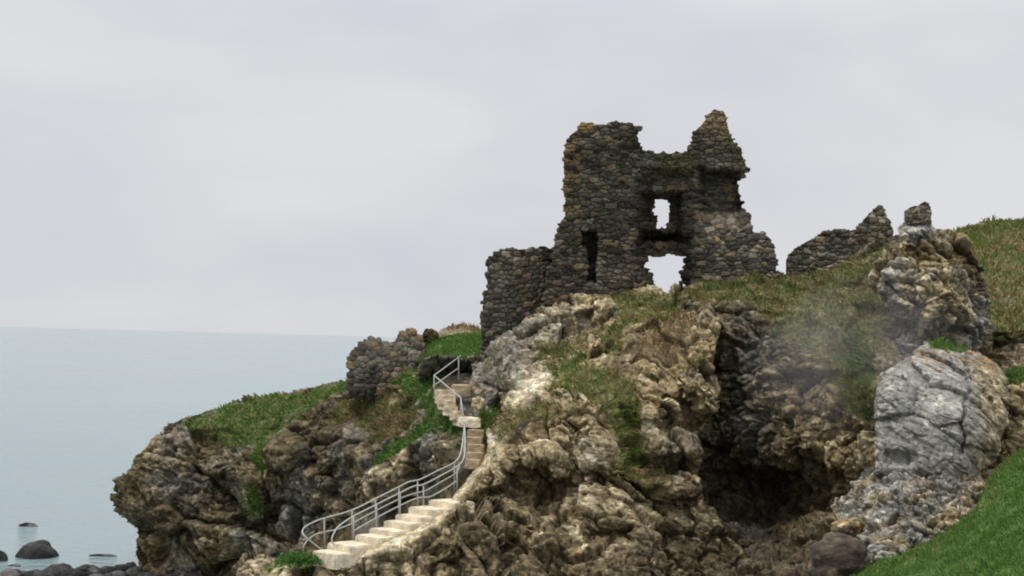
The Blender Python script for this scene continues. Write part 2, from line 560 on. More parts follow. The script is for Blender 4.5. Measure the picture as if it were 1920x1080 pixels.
def blades(name, inf, specs, seed=0, width=0.022, downhill=0.5, parent=None, lean=(0, 0, 0), wmul=None):
    """grass, dead bracken and sedge as individual bent blades on the marked ground"""
    r = np.random.default_rng(seed)
    P, N, Fq = inf['P'], inf['N'], inf['front']
    q = P[Fq]
    area = np.linalg.norm(np.cross(q[:, 1] - q[:, 0], q[:, 3] - q[:, 0]), axis=1)
    area = np.minimum(area, 0.05)
    allV, allQ, allT, allC = [], [], [], []
    off = 0
    for gw, (poly, soft, pal, length, dens) in zip(inf['gw'], specs):
        w = gw[Fq].mean(1); w = np.where(w > 0.25, w, 0)
        cl = 0.35 + 0.65 * sst(-.25, .3, fbm(q[:, 0] * 2.6, 2, seed + 5))
        lam = area * w * dens * cl * GCAP
        if wmul is not None:
            lam = lam * wmul[Fq[:, 0]]
        k = r.poisson(lam)
        fi = np.repeat(np.arange(len(Fq)), k)
        m = len(fi)
        if m == 0:
            continue
        s, t = r.random(m)[:, None], r.random(m)[:, None]
        qq = q[fi]
        base = (qq[:, 0] * (1 - s) + qq[:, 3] * s) * (1 - t) + (qq[:, 1] * (1 - s) + qq[:, 2] * s) * t
        nn = N[Fq[fi, 0]]
        up = nn * 0.55 + np.array([0, 0, 0.8]) + r.normal(0, 0.42, (m, 3)) + np.array(lean)
        up /= np.linalg.norm(up, axis=1, keepdims=True)
        tus = 0.7 + 0.6 * sst(-.3, .4, fbm(base * 1.7, 2, seed + 9))
        L = length * tus * r.uniform(.55, 1.25, m)
        dn = nn * np.array([1, 1, 0]); dn = dn + r.normal(0, .25, (m, 3)) * np.array([1, 1, 0])
        bend = (dn * downhill + np.array([0, 0, -0.35 * downhill])) * L[:, None]
        mid = base + up * (L * .55)[:, None] + bend * .25
        tip = base + up * (L * .95)[:, None] + bend
        sidev = np.cross(up, r.normal(0, 1, (m, 3))); sidev /= np.linalg.norm(sidev, axis=1, keepdims=True) + 1e-9
        wd = (width * r.uniform(.6, 1.3, m))[:, None]
        vv = np.stack([base - sidev * wd, base + sidev * wd, mid + sidev * wd * .7, mid - sidev * wd * .7, tip], 1).reshape(-1, 3)
        ib = off + np.arange(m) * 5
        allQ.append(np.stack([ib, ib + 1, ib + 2, ib + 3], -1)); allT.append(np.stack([ib + 3, ib + 2, ib + 4], -1))
        pal = np.array(pal)
        pn = fbm(base * 0.8, 4, seed + 15) * 1.3 + r.normal(0, .25, m) + .5
        pi = np.clip((pn * len(pal)).astype(int), 0, len(pal) - 1)
        cc = pal[pi] * r.uniform(.7, 1.35, (m, 1))
        allC.append(np.repeat(cc, 5, 0)); allV.append(vv)
        off += m * 5
    if not allV:
        return None
    o = mesh_np(name, np.concatenate(allV), np.concatenate(allQ), np.concatenate(allT), M_GRASS, np.concatenate(allC), False, parent)
    return o


# ------------------------------------------------------------------ sea
def build_sea():
    m, t = new_mat('sea_water')
    co = t.n('ShaderNodeTexCoord').outputs['Object']
    mp = t.n('ShaderNodeMapping', {0: co}); mp.inputs['Scale'].default_value = (1, 1.5, 1); mp.inputs['Rotation'].default_value = (0, 0, .3)
    n1 = t.n('ShaderNodeTexNoise', {'Vector': mp.outputs[0], 'Scale': 0.9, 'Detail': 6.0, 'Roughness': 0.62, 'Distortion': .4}).outputs[0]
    n2 = t.n('ShaderNodeTexNoise', {'Vector': mp.outputs[0], 'Scale': 0.05, 'Detail': 4.0, 'Roughness': 0.5}).outputs[0]
    n3 = t.n('ShaderNodeTexNoise', {'Vector': co, 'Scale': 0.006, 'Detail': 4.0, 'Roughness': 0.55}).outputs[0]
    h = t.math('ADD', t.math('MULTIPLY', n1, 0.30), t.math('MULTIPLY', n2, 1.6))
    bp = t.n('ShaderNodeBump', {'Strength': 1.0, 'Distance': 0.8, 'Height': h})
    rgh = t.n('ShaderNodeMapRange', {0: n3, 1: .35, 2: .65, 3: .07, 4: .26}).outputs[0]
    colr = t.ramp(n3, [(0.35, (0.172, 0.237, 0.238)), (0.65, (0.212, 0.277, 0.274))])
    p = t.n('ShaderNodeBsdfPrincipled', {'Base Color': colr, 'Roughness': rgh, 'IOR': 1.33, 'Normal': bp.outputs[0]})
    t.n('ShaderNodeOutputMaterial', {0: p.outputs[0]})
    V, Q, T = [(0, 0, 0)], [], []
    rs = [20, 60, 150, 400, 1000, 3000, 9000, 40000]
    k = 48
    for r_ in rs:
        for i in range(k):
            a = 2 * math.pi * i / k
            V.append((r_ * math.cos(a), r_ * math.sin(a), 0))
    for i in range(k):
        T.append((0, 1 + i, 1 + (i + 1) % k))
    for j in range(len(rs) - 1):
        for i in range(k):
            a = 1 + j * k; b = a + k
            Q.append((a + i, b + i, b + (i + 1) % k, a + (i + 1) % k))
    tag(mesh_np('sea', V, Q, T, m, None, False), kind='structure')


build_sea()

STAIRZ = [(585, 1010), (640, 995), (700, 972), (780, 940), (845, 905), (866, 850), (866, 790), (805, 760), (805, 715), (890, 700), (905, 760), (912, 800), (908, 862), (870, 925), (800, 985), (700, 1035), (610, 1070), (570, 1060)]

# ------------------------------------------------------------------ headland on the left
HEAD_POLY = [(650, 712), (600, 722), (560, 734), (500, 742), (440, 755), (390, 768), (330, 792), (300, 815), (270, 850), (258, 880),
             (232, 908), (226, 932), (233, 962), (242, 978), (256, 990), (262, 1003), (255, 1018), (258, 1045), (258, 1110), (300, 1150),
             (900, 1150), (960, 1000), (1000, 800), (975, 715), (930, 690), (880, 690), (850, 690), (800, 690), (760, 690), (700, 710)]
HEAD_D = [(230, 920, 62.5), (260, 870, 62.8), (300, 818, 63), (400, 770, 64), (520, 745, 64), (640, 720, 62), (300, 1000, 61.2), (330, 920, 60.8),
          (260, 1070, 62.5), (400, 1000, 59.7), (400, 1075, 60), (500, 960, 58.6), (500, 1075, 59), (600, 900, 56.5), (600, 1000, 56),
          (600, 1060, 55), (420, 860, 61), (400, 930, 59.8), (480, 820, 60.6), (560, 800, 60), (560, 860, 57.5), (650, 760, 58), (700, 810, 54.5), (700, 900, 52),
          (780, 850, 48.6), (780, 960, 49), (850, 800, 45.9), (850, 880, 45), (850, 760, 47.2), (850, 720, 48.5), (820, 740, 48.4),
          (800, 700, 52), (780, 740, 52), (900, 700, 49.5), (900, 800, 45.2), (900, 870, 44), (960, 770, 47), (985, 800, 47), (720, 1000, 51), (700, 740, 57), (760, 800, 51)]
HG1 = [(650, 712), (500, 742), (390, 768), (330, 795), (345, 806), (400, 808), (430, 838), (470, 840), (490, 868), (515, 830), (555, 790), (605, 762),
       (660, 742), (700, 735), (740, 720), (800, 690), (700, 700)]
HG2 = [(640, 745), (700, 735), (780, 745), (800, 790), (740, 820), (690, 850), (660, 800), (600, 800)]
HG3 = [(740, 722), (790, 690), (850, 690), (820, 730), (812, 740), (845, 790), (868, 800), (866, 850), (830, 800), (780, 830), (705, 880), (695, 868), (740, 825), (800, 790), (780, 750)]
HG4 = [(460, 915), (485, 908), (500, 940), (498, 975), (470, 982), (455, 950)]
HG5 = [(470, 830), (500, 840), (505, 880), (480, 895), (465, 870)]
HG6 = [(868, 800), (900, 770), (935, 760), (950, 800), (905, 840), (900, 800), (872, 795)]
HGR = [(HG2, 20, MIXED, .17, 200), (HG1, 16, [GREEN[0], GREEN[1], MIXED[1], GREEN[1], GREEN[3], MIXED[2], GREEN[0]], .15, 260), (HG3, 12, GREEN, .14, 330),
       (HG4, 12, GREEN, .3, 260), (HG5, 12, GREEN, .3, 260), (HG6, 10, GREEN, .2, 300)]


def head_col(P, x):
    c = rock_col(P, x, ROCK_DARK, 3, -0.08)
    warm = rock_col(P, x, ROCK_TAN, 3, -0.06)
    grey = rock_col(P, x, ROCK_GREY, 3, -0.1) * .8
    c = lerp(c, grey, .8 * sst(-.1, .35, fbm(P * 0.3, 3, 91)))
    return lerp(c, warm, .8 * sst(-.05, .4, fbm(P * 0.4, 3, 90)))


o, inf = relief('headland', HEAD_POLY, HEAD_D, 2.0, 0.9, lambda P: rock_disp(P, (1.1, 1.25, .22, .10), (0.22, .38, 1.3, 4.2), 3), head_col,
                recess=[([(395, 900), (430, 890), (450, 930), (430, 960), (400, 940)], .8, .8), ([(262, 1000), (300, 985), (310, 1050), (262, 1060)], .8, 1.0),
                        ([(520, 880), (575, 870), (590, 1000), (540, 1030), (500, 1000)], 1.2, 1.6), ([(310, 890), (345, 890), (350, 925), (315, 930)], .9, .7),
                        ([(620, 860), (690, 880), (700, 960), (650, 1030), (610, 1030), (605, 930)], 1.3, 1.2), ([(262, 970), (330, 960), (330, 985), (262, 995)], .6, .5)],
                thick=(.6, 8.0), mat=M_ROCK, seed=3, grass=HGR, rough_px=4, dscale=lambda u, v: 1 - .85 * sst(-30, 5, sdist(STAIRZ, u, v)))
tag(o, kind='structure')
tag(blades('headland_grass', inf, HGR, 31, .03), kind='stuff')

# ------------------------------------------------------------------ grassy hillock behind the stair
HILK = [(780, 720), (790, 650), (803, 628), (822, 622), (838, 610), (862, 606), (885, 610), (905, 614), (950, 620), (950, 720)]
HILKD = [(790, 650, 57), (850, 612, 60), (950, 620, 58), (850, 660, 54), (850, 720, 50.5), (950, 720, 50), (780, 720, 52)]
HKG = [([(785, 652), (810, 634), (850, 622), (950, 625), (950, 725), (775, 725)], 8, GREEN[:2] + [GREEN[3], GREEN[1]], .18, 420),
       ([(836, 606), (905, 608), (905, 625), (836, 622)], 8, RUSTY, .25, 150)]
o, inf = relief('hillock', HILK, HILKD, 2.0, .4, lambda P: rock_disp(P, (.2, .12, .05, .02), seed=5), lambda P, x: rock_col(P, x, ROCK_DARK, 5),
                thick=(.5, 4), mat=M_SOIL, seed=5, grass=HKG, rough_px=3)
tag(o, kind='structure')
tag(blades('hillock_grass', inf, HKG, 33, .025), kind='stuff')

# ------------------------------------------------------------------ central crag
cm = lambda pts: [(u, v, 37 + (d - 25) * .54) for u, v, d in pts]
CRAG_POLY = [(903, 668), (920, 650), (950, 625), (985, 600), (1012, 572), (1050, 552), (1110, 544), (1150, 556), (1178, 547), (1225, 544), (1248, 550), (1275, 541),
             (1310, 546), (1340, 556), (1356, 590), (1346, 640), (1338, 680), (1352, 725), (1348, 772), (1316, 790), (1308, 815), (1322, 850), (1306, 890), (1318, 930), (1350, 985), (1400, 1040), (1420, 1080), (1440, 1240),
             (400, 1240), (415, 1110), (440, 1075), (462, 1048), (490, 1040), (520, 1052), (560, 1058), (600, 1050), (640, 1040), (690, 1018), (720, 1005), (751, 997),
             (779, 985), (804, 967), (837, 947), (852, 925), (880, 890), (903, 862), (912, 830), (925, 800), (945, 770), (930, 745), (905, 745), (880, 752), (874, 735), (884, 705)]
CRAG_D = cm([(440, 1080, 27), (600, 1080, 26), (800, 1080, 24.5), (1000, 1080, 25), (1200, 1080, 26), (1400, 1080, 30),
             (440, 1240, 23), (800, 1240, 21.5), (1200, 1240, 23), (1400, 1240, 26),
             (600, 1050, 27.2), (700, 1015, 27.2), (760, 992, 28.6), (830, 950, 31), (880, 888, 35.5), (905, 845, 38), (940, 780, 40), (890, 735, 44.5),
             (890, 700, 47), (900, 950, 30), (1000, 900, 31.5), (1030, 930, 31.8), (950, 850, 33), (1050, 850, 33), (1100, 800, 34),
             (1000, 790, 35.5), (1150, 900, 32), (1050, 1000, 28.5), (900, 1020, 26.5), (750, 1040, 26), (1200, 980, 29.5), (1300, 1000, 32),
             (1280, 900, 32), (1250, 850, 33), (1320, 760, 34.5), (1220, 760, 35), (1100, 700, 37.5), (1000, 730, 38), (960, 770, 38), (950, 700, 42.5),
             (930, 660, 46.5), (1000, 620, 46), (1060, 560, 48.6), (1100, 560, 48.6), (1100, 640, 43), (1200, 640, 40.5), (1300, 620, 40.5), (1330, 570, 43.5),
             (1240, 560, 47.5), (1160, 560, 48), (1320, 680, 37.5), (1270, 690, 37.5), (1300, 560, 47)])
CR_REC = [([(950, 885), (1010, 868), (1080, 885), (1110, 915), (1085, 950), (1040, 962), (980, 985), (925, 975), (905, 930)], 1.7, .7),
          ([(1240, 752), (1300, 738), (1322, 775), (1300, 808), (1245, 808)], 1.2, .4),
          ([(1076, 590), (1122, 586), (1118, 634), (1085, 634)], 1.0, .35),
          ([(945, 1010), (1015, 985), (1020, 1060), (950, 1085)], 1.1, .7),
          ([(1150, 900), (1220, 925), (1310, 925), (1300, 975), (1200, 965)], 1.1, .6),
          ([(812, 1035), (875, 1040), (885, 1110), (812, 1110)], 1.0, .7),
          ([(1060, 795), (1102, 800), (1092, 862), (1064, 855)], .6, .35), ([(1160, 770), (1200, 760), (1212, 830), (1190, 870), (1165, 850)], .7, .5),
          ([(1205, 865), (1290, 855), (1310, 885), (1220, 895)], .7, .4), ([(1090, 985), (1180, 1000), (1190, 1030), (1100, 1020)], .8, .5),
          ([(1010, 590), (1060, 585), (1070, 612), (1015, 620)], -.5, .5), ([(1195, 640), (1240, 640), (1245, 700), (1200, 710)], -.45, .5), ([(1265, 660), (1335, 650), (1340, 740), (1270, 735)], -.5, .5),
          ([(1060, 1050), (1250, 1040), (1260, 1100), (1060, 1110)], -.4, .8), ([(860, 985), (930, 1000), (925, 1060), (860, 1050)], -.4, .6)]
CG = [([(1020, 690), (1080, 668), (1180, 690), (1205, 760), (1215, 830), (1195, 900), (1150, 890), (1140, 800), (1090, 745), (1040, 730)], 22,
       [GREEN[0], GREEN[1], MIXED[2], RUSTY[1], GREEN[3], RUSTY[0], GREEN[1]], .42, 130),
      ([(1000, 640), (1100, 636), (1105, 670), (1015, 672)], 14, MIXED, .3, 130),
      ([(1130, 545), (1230, 545), (1285, 560), (1270, 590), (1180, 620), (1150, 665), (1118, 640), (1160, 600)], 12, [GREEN[2], GREEN[0], MIXED[3], MIXED[2], GREEN[3]], .28, 160),
      ([(955, 765), (1035, 752), (1060, 780), (1000, 800), (935, 835), (925, 815)], 14, MIXED, .28, 130),
      ([(1230, 600), (1300, 575), (1310, 600), (1270, 665), (1210, 680), (1180, 660)], 14, RUSTY, .3, 90),
      ([(905, 672), (960, 640), (965, 650), (920, 690), (900, 720)], 10, [MIXED[0], MIXED[1], RUSTY[0]], .2, 120),
      ([(560, 1050), (620, 1046), (650, 1044), (640, 1058), (520, 1075), (500, 1090), (490, 1065)], 8, GREEN, .2, 200),
      ([(1180, 880), (1240, 860), (1260, 900), (1210, 940)], 14, MIXED, .28, 70),
      ([(1270, 545), (1345, 552), (1330, 575), (1275, 562)], 8, MIXED, .25, 200)]
LIT_AND_PALE = [[(940, 780), (970, 725), (1000, 690), (1034, 686), (1032, 716), (1002, 752), (965, 792)],  # brightness of the lit slab and ridge painted in; the rest is pale rock
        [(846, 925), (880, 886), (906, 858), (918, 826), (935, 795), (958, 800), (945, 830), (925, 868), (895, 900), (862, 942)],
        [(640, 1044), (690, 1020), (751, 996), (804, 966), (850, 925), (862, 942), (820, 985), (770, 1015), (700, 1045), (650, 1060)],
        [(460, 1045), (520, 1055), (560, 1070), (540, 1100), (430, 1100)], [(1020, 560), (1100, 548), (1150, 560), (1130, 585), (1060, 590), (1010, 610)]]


def crag_col(P, x):
    c = rock_col(P, x, ROCK_TAN, 9, 0.06)
    c = lerp(c, rock_col(P, x, ROCK_GREY, 9, .12), .55 * sst(-.05, .4, fbm(P * .5, 3, 95)))
    dk = rock_col(P, x, ROCK_DARK, 9, 0.11)
    # the lower face is darker and browner, the upper ledges paler
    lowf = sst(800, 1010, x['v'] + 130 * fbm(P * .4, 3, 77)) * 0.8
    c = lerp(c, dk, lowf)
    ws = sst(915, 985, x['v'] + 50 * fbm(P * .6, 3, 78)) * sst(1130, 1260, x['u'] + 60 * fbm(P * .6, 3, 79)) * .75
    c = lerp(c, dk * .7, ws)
    grey = rock_col(P, x, ROCK_GREY, 9, 0.02)
    c = lerp(c, grey, 0.75 * sst(1040, 960, x['u']) * sst(760, 700, x['v']))
    for k, p in enumerate(LIT_AND_PALE):
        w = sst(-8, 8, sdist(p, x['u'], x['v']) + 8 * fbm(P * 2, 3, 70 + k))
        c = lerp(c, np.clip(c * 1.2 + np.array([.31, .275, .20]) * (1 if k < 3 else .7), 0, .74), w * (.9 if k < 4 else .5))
    return c


SLAB = [(940, 785), (960, 735), (1000, 690), (1036, 685), (1032, 720), (1000, 755), (965, 792)]
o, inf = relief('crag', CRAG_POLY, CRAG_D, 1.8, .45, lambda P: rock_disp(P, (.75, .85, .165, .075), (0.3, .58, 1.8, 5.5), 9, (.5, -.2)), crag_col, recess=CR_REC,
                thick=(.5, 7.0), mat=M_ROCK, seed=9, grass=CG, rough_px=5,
                dscale=lambda u, v: (1 - .88 * sst(0, 12, sdist(SLAB, u, v))) * (1 - .72 * sst(-8, 8, np.maximum(sdist(LIT_AND_PALE[1], u, v), sdist(LIT_AND_PALE[2], u, v)))) * (1 - .75 * sst(-14, 8, sdist(STAIRZ, u, v))))
tag(o, kind='structure')
tag(blades('crag_grass', inf, CG, 35, .02, 1.0), kind='stuff')

# ------------------------------------------------------------------ hillside and cave to the right of the crag
HILL_POLY = [(1240, 560), (1290, 541), (1330, 528), (1400, 516), (1450, 506), (1480, 514), (1530, 512), (1590, 492), (1640, 455), (1680, 440), (1700, 440), (1790, 470),
             (1825, 600), (1850, 660), (1960, 740), (1960, 1180), (1250, 1240), (1230, 800)]
HILL_D = [(1290, 545, 49.5), (1400, 520, 50), (1500, 525, 50.5), (1590, 500, 51), (1640, 460, 50.5), (1700, 450, 48), (1400, 560, 47.4), (1500, 600, 45.5), (1600, 600, 45), (1650, 560, 46),
          (1700, 620, 44), (1780, 600, 46), (1850, 600, 47), (1340, 600, 47), (1340, 700, 47), (1400, 650, 46.6), (1400, 700, 45.6), (1480, 680, 44.6),
          (1500, 720, 43.8), (1600, 700, 42.3), (1660, 720, 41.2), (1450, 780, 43.6), (1550, 780, 41.9), (1620, 820, 40.2), (1340, 820, 46.8), (1400, 850, 44.2),
          (1500, 850, 42), (1580, 870, 40.5), (1450, 920, 44), (1400, 950, 44.5), (1350, 900, 45.2), (1530, 930, 42.5), (1575, 950, 40), (1450, 1000, 42.5),
          (1500, 1050, 40), (1400, 1070, 39), (1350, 1050, 40), (1560, 1080, 36.6), (1450, 1120, 36.5), (1300, 1000, 45), (1280, 800, 47), (1260, 600, 50),
          (1650, 900, 39), (1700, 1000, 37.5), (1260, 1200, 37), (1700, 1180, 34), (1900, 900, 41), (1900, 760, 43), (1950, 1180, 34), (1820, 960, 37.5)]
HL_REC = [([(1335, 880), (1400, 872), (1480, 885), (1540, 872), (1578, 890), (1590, 935), (1560, 985), (1480, 1010), (1390, 1010), (1330, 980)], 2.2, 1.4),
          ([(1325, 700), (1370, 690), (1390, 760), (1370, 850), (1325, 870)], .4, 1.4)]
HLG = [([(1260, 545), (1330, 528), (1450, 503), (1530, 505), (1640, 450), (1700, 440), (1690, 560), (1665, 620), (1690, 660), (1650, 690), (1640, 800), (1600, 800), (1560, 720),
         (1520, 670), (1460, 630), (1400, 595), (1340, 575), (1290, 560)], 22, [GREEN[0], RUSTY[0], MIXED[0], RUSTY[1], GREEN[1], RUSTY[4], MIXED[1], RUSTY[0], GREEN[3]], .24, 130),
       ([(1280, 548), (1400, 515), (1470, 508), (1440, 530), (1330, 545)], 8, [GREEN[0], GREEN[3], MIXED[1], RUSTY[1]], .28, 200),
       ([(1560, 640), (1620, 620), (1650, 680), (1640, 800), (1590, 780)], 20, [MIXED[0], GREEN[0], MIXED[1], RUSTY[0]], .3, 130),
       ([(1700, 440), (1860, 470), (1870, 640), (1700, 640)], 8, RUSTY, .3, 110)]


def hill_col(P, x):
    c = lerp(rock_col(P, x, ROCK_DARK, 14, .04), rock_col(P, x, ROCK_GREY, 14, -.1) * .75, .65 * sst(-.2, .3, fbm(P * .4, 3, 92)))
    g = rock_col(P, x, ROCK_TAN, 14, -.05)
    w = sst(1400, 1600, x['u']) * sst(640, 760, x['v']) * .8
    c = lerp(c, g, w)
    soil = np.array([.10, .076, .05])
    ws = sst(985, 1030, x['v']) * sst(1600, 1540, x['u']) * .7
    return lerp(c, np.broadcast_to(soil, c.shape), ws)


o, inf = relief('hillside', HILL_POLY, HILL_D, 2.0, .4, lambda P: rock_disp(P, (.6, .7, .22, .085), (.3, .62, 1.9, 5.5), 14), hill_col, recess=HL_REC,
                thick=(.5, 7.0), mat=M_ROCK, seed=14, grass=HLG, rough_px=3, gflat=.45,
                dscale=None)
tag(o, kind='structure')
tag(blades('hillside_grass', inf, HLG, 37, .022, 1.0), kind='stuff')

# ------------------------------------------------------------------ far hill at the right edge
FH_POLY = [(1740, 440), (1790, 432), (1830, 418), (1870, 412), (1920, 412), (2050, 405), (2250, 430), (2250, 760), (1760, 760)]
FH_D = [(1740, 440, 64), (1830, 420, 68), (1920, 412, 70), (2250, 430, 72), (1850, 520, 56), (1920, 560, 53), (1860, 640, 48), (1920, 640, 48), (1920, 700, 44), (1800, 760, 44), (2200, 700, 48)]
FHG = [([(1740, 430), (1830, 412), (1920, 405), (2250, 400), (2250, 640), (1880, 640), (1740, 640)], 20, [MIXED[0], RUSTY[0], GREEN[0], RUSTY[1], MIXED[1], GREEN[3], RUSTY[2]], .3, 85),
       ([(1780, 425), (1920, 405), (2250, 420), (2250, 440), (1920, 435), (1840, 440), (1850, 520), (1830, 500)], 12, [GREEN[0], GREEN[3], MIXED[1]], .28, 130)]
o, inf = relief('far_hill', FH_POLY, FH_D, 2.2, .5, lambda P: rock_disp(P, (.5, .4, .15, .05), seed=17), lambda P, x: lerp(rock_col(P, x, ROCK_DARK, 17, .05), rock_col(P, x, ROCK_GREY, 17, 0), sst(0, .3, fbm(P * .5, 2, 18))),
                recess=[([(1845, 640), (1920, 630), (2250, 640), (2250, 670), (1930, 668), (1860, 672)], 2.0, .8)], thick=(.5, 6), mat=M_ROCK, seed=17, grass=FHG, rough_px=3)
tag(o, kind='structure')
tag(blades('far_hill_grass', inf, FHG, 39, .03, .8), kind='stuff')

# ------------------------------------------------------------------ rock pinnacle
PIN_POLY = [(1626, 532), (1640, 498), (1664, 470), (1686, 456), (1698, 444), (1740, 438), (1780, 440), (1808, 458), (1838, 500), (1856, 545), (1854, 590), (1864, 640), (1850, 695),
            (1780, 722), (1700, 705), (1690, 645), (1704, 615), (1676, 592), (1664, 562), (1645, 552)]
PIN_D = [(1650, 525, 43), (1700, 480, 43.4), (1750, 445, 44.5), (1800, 470, 44.6), (1845, 560, 45), (1760, 520, 42.6), (1780, 600, 42), (1720, 600, 42.8), (1840, 650, 43), (1750, 700, 42.2), (1690, 540, 42.4)]
o, _ = relief('rock_pinnacle', PIN_POLY, PIN_D, 1.6, 1.1, lambda P: rock_disp(P, (.35, .85, .28, .08), (.5, .75, 1.8, 5.5), 21), lambda P, x: lerp(rock_col(P, x, ROCK_TAN, 21, .06), rock_col(P, x, ROCK_GREY, 21, .05), sst(-.2, .3, fbm(P * .6, 3, 22) - .02)),
              recess=[([(1700, 555), (1740, 560), (1735, 585), (1705, 585)], .7, .5), ([(1735, 620), (1800, 605), (1815, 625), (1740, 640)], .5, .5), ([(1790, 655), (1850, 640), (1850, 690), (1780, 690)], 1.0, .6)],
              thick=(.5, 3.0), mat=M_ROCK, seed=21, rough_px=6)
tag(o, 'tall knobbly grey and buff rock pinnacle rising from the hillside at the right', 'rock outcrop')

TB_POLY = [(1682, 428), (1695, 416), (1720, 410), (1742, 412), (1752, 430), (1744, 448), (1722, 460), (1700, 456), (1686, 444)]
o, _ = relief('boulder', TB_POLY, [(1682, 430, 43.4), (1750, 430, 43.8), (1715, 412, 43.8), (1715, 458, 43.2), (1715, 435, 43)], 1.4, .7,
              lambda P: rock_disp(P, (.1, .22, .12, .05), (.6, 1.3, 3.0, 6.0), 23), lambda P, x: rock_col(P, x, ROCK_GREY, 23, .16), thick=(.3, 1.6), mat=M_BOULDER, seed=23, rough_px=3)
tag(o, 'pale rounded boulder perched on top of the rock pinnacle under a stub of wall', 'boulder')

# ------------------------------------------------------------------ foreground lawn
LAWN_POLY = [(1540, 1110), (1590, 1082), (1640, 1052), (1700, 1034), (1760, 1004), (1830, 950), (1852, 898), (1884, 858), (1930, 832), (2300, 740), (2600, 1500), (1500, 1500), (1500, 1160)]
LAWN_D = [(1600, 1080, 30), (1880, 850, 36), (1920, 1080, 24), (1750, 1000, 31.2)]
LG = [([(1400, 1080), (1640, 1045), (1700, 1028), (1760, 998), (1830, 945), (1850, 890), (1880, 845), (2300, 690), (2600, 1500), (1400, 1500)], 6, LAWN, .10, 900),
      ([(1590, 1092), (1640, 1058), (1700, 1040), (1760, 1010), (1832, 956), (1856, 892), (1886, 846), (1905, 850), (1880, 905), (1850, 965), (1770, 1026), (1700, 1056), (1645, 1072), (1600, 1100)], 7, [LAWN[1], LAWN[3], MIXED[2], LAWN[0], GREEN[3]], .13, 260)]
o, inf = relief('lawn', LAWN_POLY, LAWN_D, 3.0, 0.12, lambda P: (0.16 * fbm(P * .5, 3, 25) + .04 * fbm(P * 2.5, 3, 26), {'r1': np.full(len(P), .5), 'r2': np.full(len(P), .5)}),
                lambda P, x: np.broadcast_to(np.array([.07, .075, .03]), P.shape).copy(), thick=(.4, 1.5), mat=M_SOIL, seed=25, grass=LG, rough_px=2)
tag(o, kind='structure')
vis = (inf['u'] < 1960) & (inf['v'] < 1110)
near = (inf['u'] < 2350) & (inf['v'] < 1300)
LAWN_W = np.where(vis, 1.0, np.where(near, .55, .3))
tag(blades('lawn_grass', inf, LG, 41, .011, .3, wmul=LAWN_W), kind='stuff')

# ------------------------------------------------------------------ big grey boulder and the rubble under it
BB_POLY = [(1646, 735), (1654, 705), (1690, 676), (1738, 645), (1762, 640), (1800, 650), (1842, 660), (1872, 682), (1889, 708), (1891, 765), (1878, 822), (1868, 858), (1838, 880), (1842, 905),
           (1800, 910), (1740, 900), (1680, 900), (1638, 886), (1642, 800)]
BB_D = [(1652, 790, 36.3), (1655, 705, 36.8), (1740, 655, 37.9), (1840, 670, 38.4), (1750, 740, 35.7), (1790, 850, 34.6), (1885, 760, 36.8), (1860, 850, 35.4), (1680, 880, 35.2), (1700, 800, 35.3), (1810, 760, 35.3)]


def bb_col(P, x):
    Q = P.copy(); Q[:, 2] = Q[:, 2] * 3 + Q[:, 0] * 1.6
    g = rock_col(P, x, ROCK_GREY, 27, -.02) * .55 + .45 * np.array([.27, .265, .24])
    vein = sst(.25, .5, fbm(Q * 1.2, 4, 28)) * .25
    g = lerp(g, np.broadcast_to(np.array([.5, .5, .47]), g.shape), vein)
    tan = rock_col(P, x, ROCK_TAN, 27, .05)
    g = lerp(g, tan, sst(1815, 1850, x['u'] + 20 * x['w']) * .75)
    lich = sst(715, 672, x['v'] + 40 * fbm(P * 1.4, 3, 29)) * sst(1690, 1745, x['u'])
    g = lerp(g, np.broadcast_to(np.array([.36, .2, .06]), g.shape), lich * sst(-.1, .3, fbm(P * 4, 3, 30)) * .85)
    return g


CRACK = [(1810, 676), (1819, 692), (1813, 712), (1820, 738), (1808, 760), (1809, 776), (1800, 798), (1808, 822), (1803, 852), (1799, 850), (1802, 824), (1794, 798), (1803, 772), (1802, 758), (1813, 736), (1807, 712), (1812, 694)]
BBG = [([(1740, 636), (1800, 640), (1835, 655), (1800, 662), (1745, 655)], 6, GREEN, .22, 300), ([(1850, 662), (1895, 690), (1895, 712), (1870, 690)], 6, GREEN, .2, 250)]


def bb_disp(P):
    d, a = rock_disp(P, (.2, .22, .07, .03), (.5, .5, 1.6, 5.0), 27, (.8, .1))
    Q = P.copy(); Q[:, 2] = Q[:, 2] * 3.2 + Q[:, 0] * 1.8
    st = fbm(Q * 1.1, 4, 28, .6)
    return d + .07 * (1 - np.abs(st) * 3) , a


o, inf = relief('boulder', BB_POLY, BB_D, 1.6, .55, bb_disp, bb_col, recess=[(CRACK, .28, .09), ([(1815, 735), (1840, 752), (1838, 756), (1813, 742)], .14, .08), ([(1760, 800), (1800, 792), (1800, 797), (1760, 806)], .14, .08), ([(1660, 845), (1720, 855), (1718, 872), (1660, 868)], .3, .2)], thick=(.5, 3.0), mat=M_BOULDER, seed=27, rough_px=2.2, grass=BBG)
BIG = tag(o, 'huge grey weathered boulder with a vertical crack and orange lichen along its top', 'boulder')
tag(blades('boulder_grass', inf, BBG, 43, .02, .8), kind='stuff')

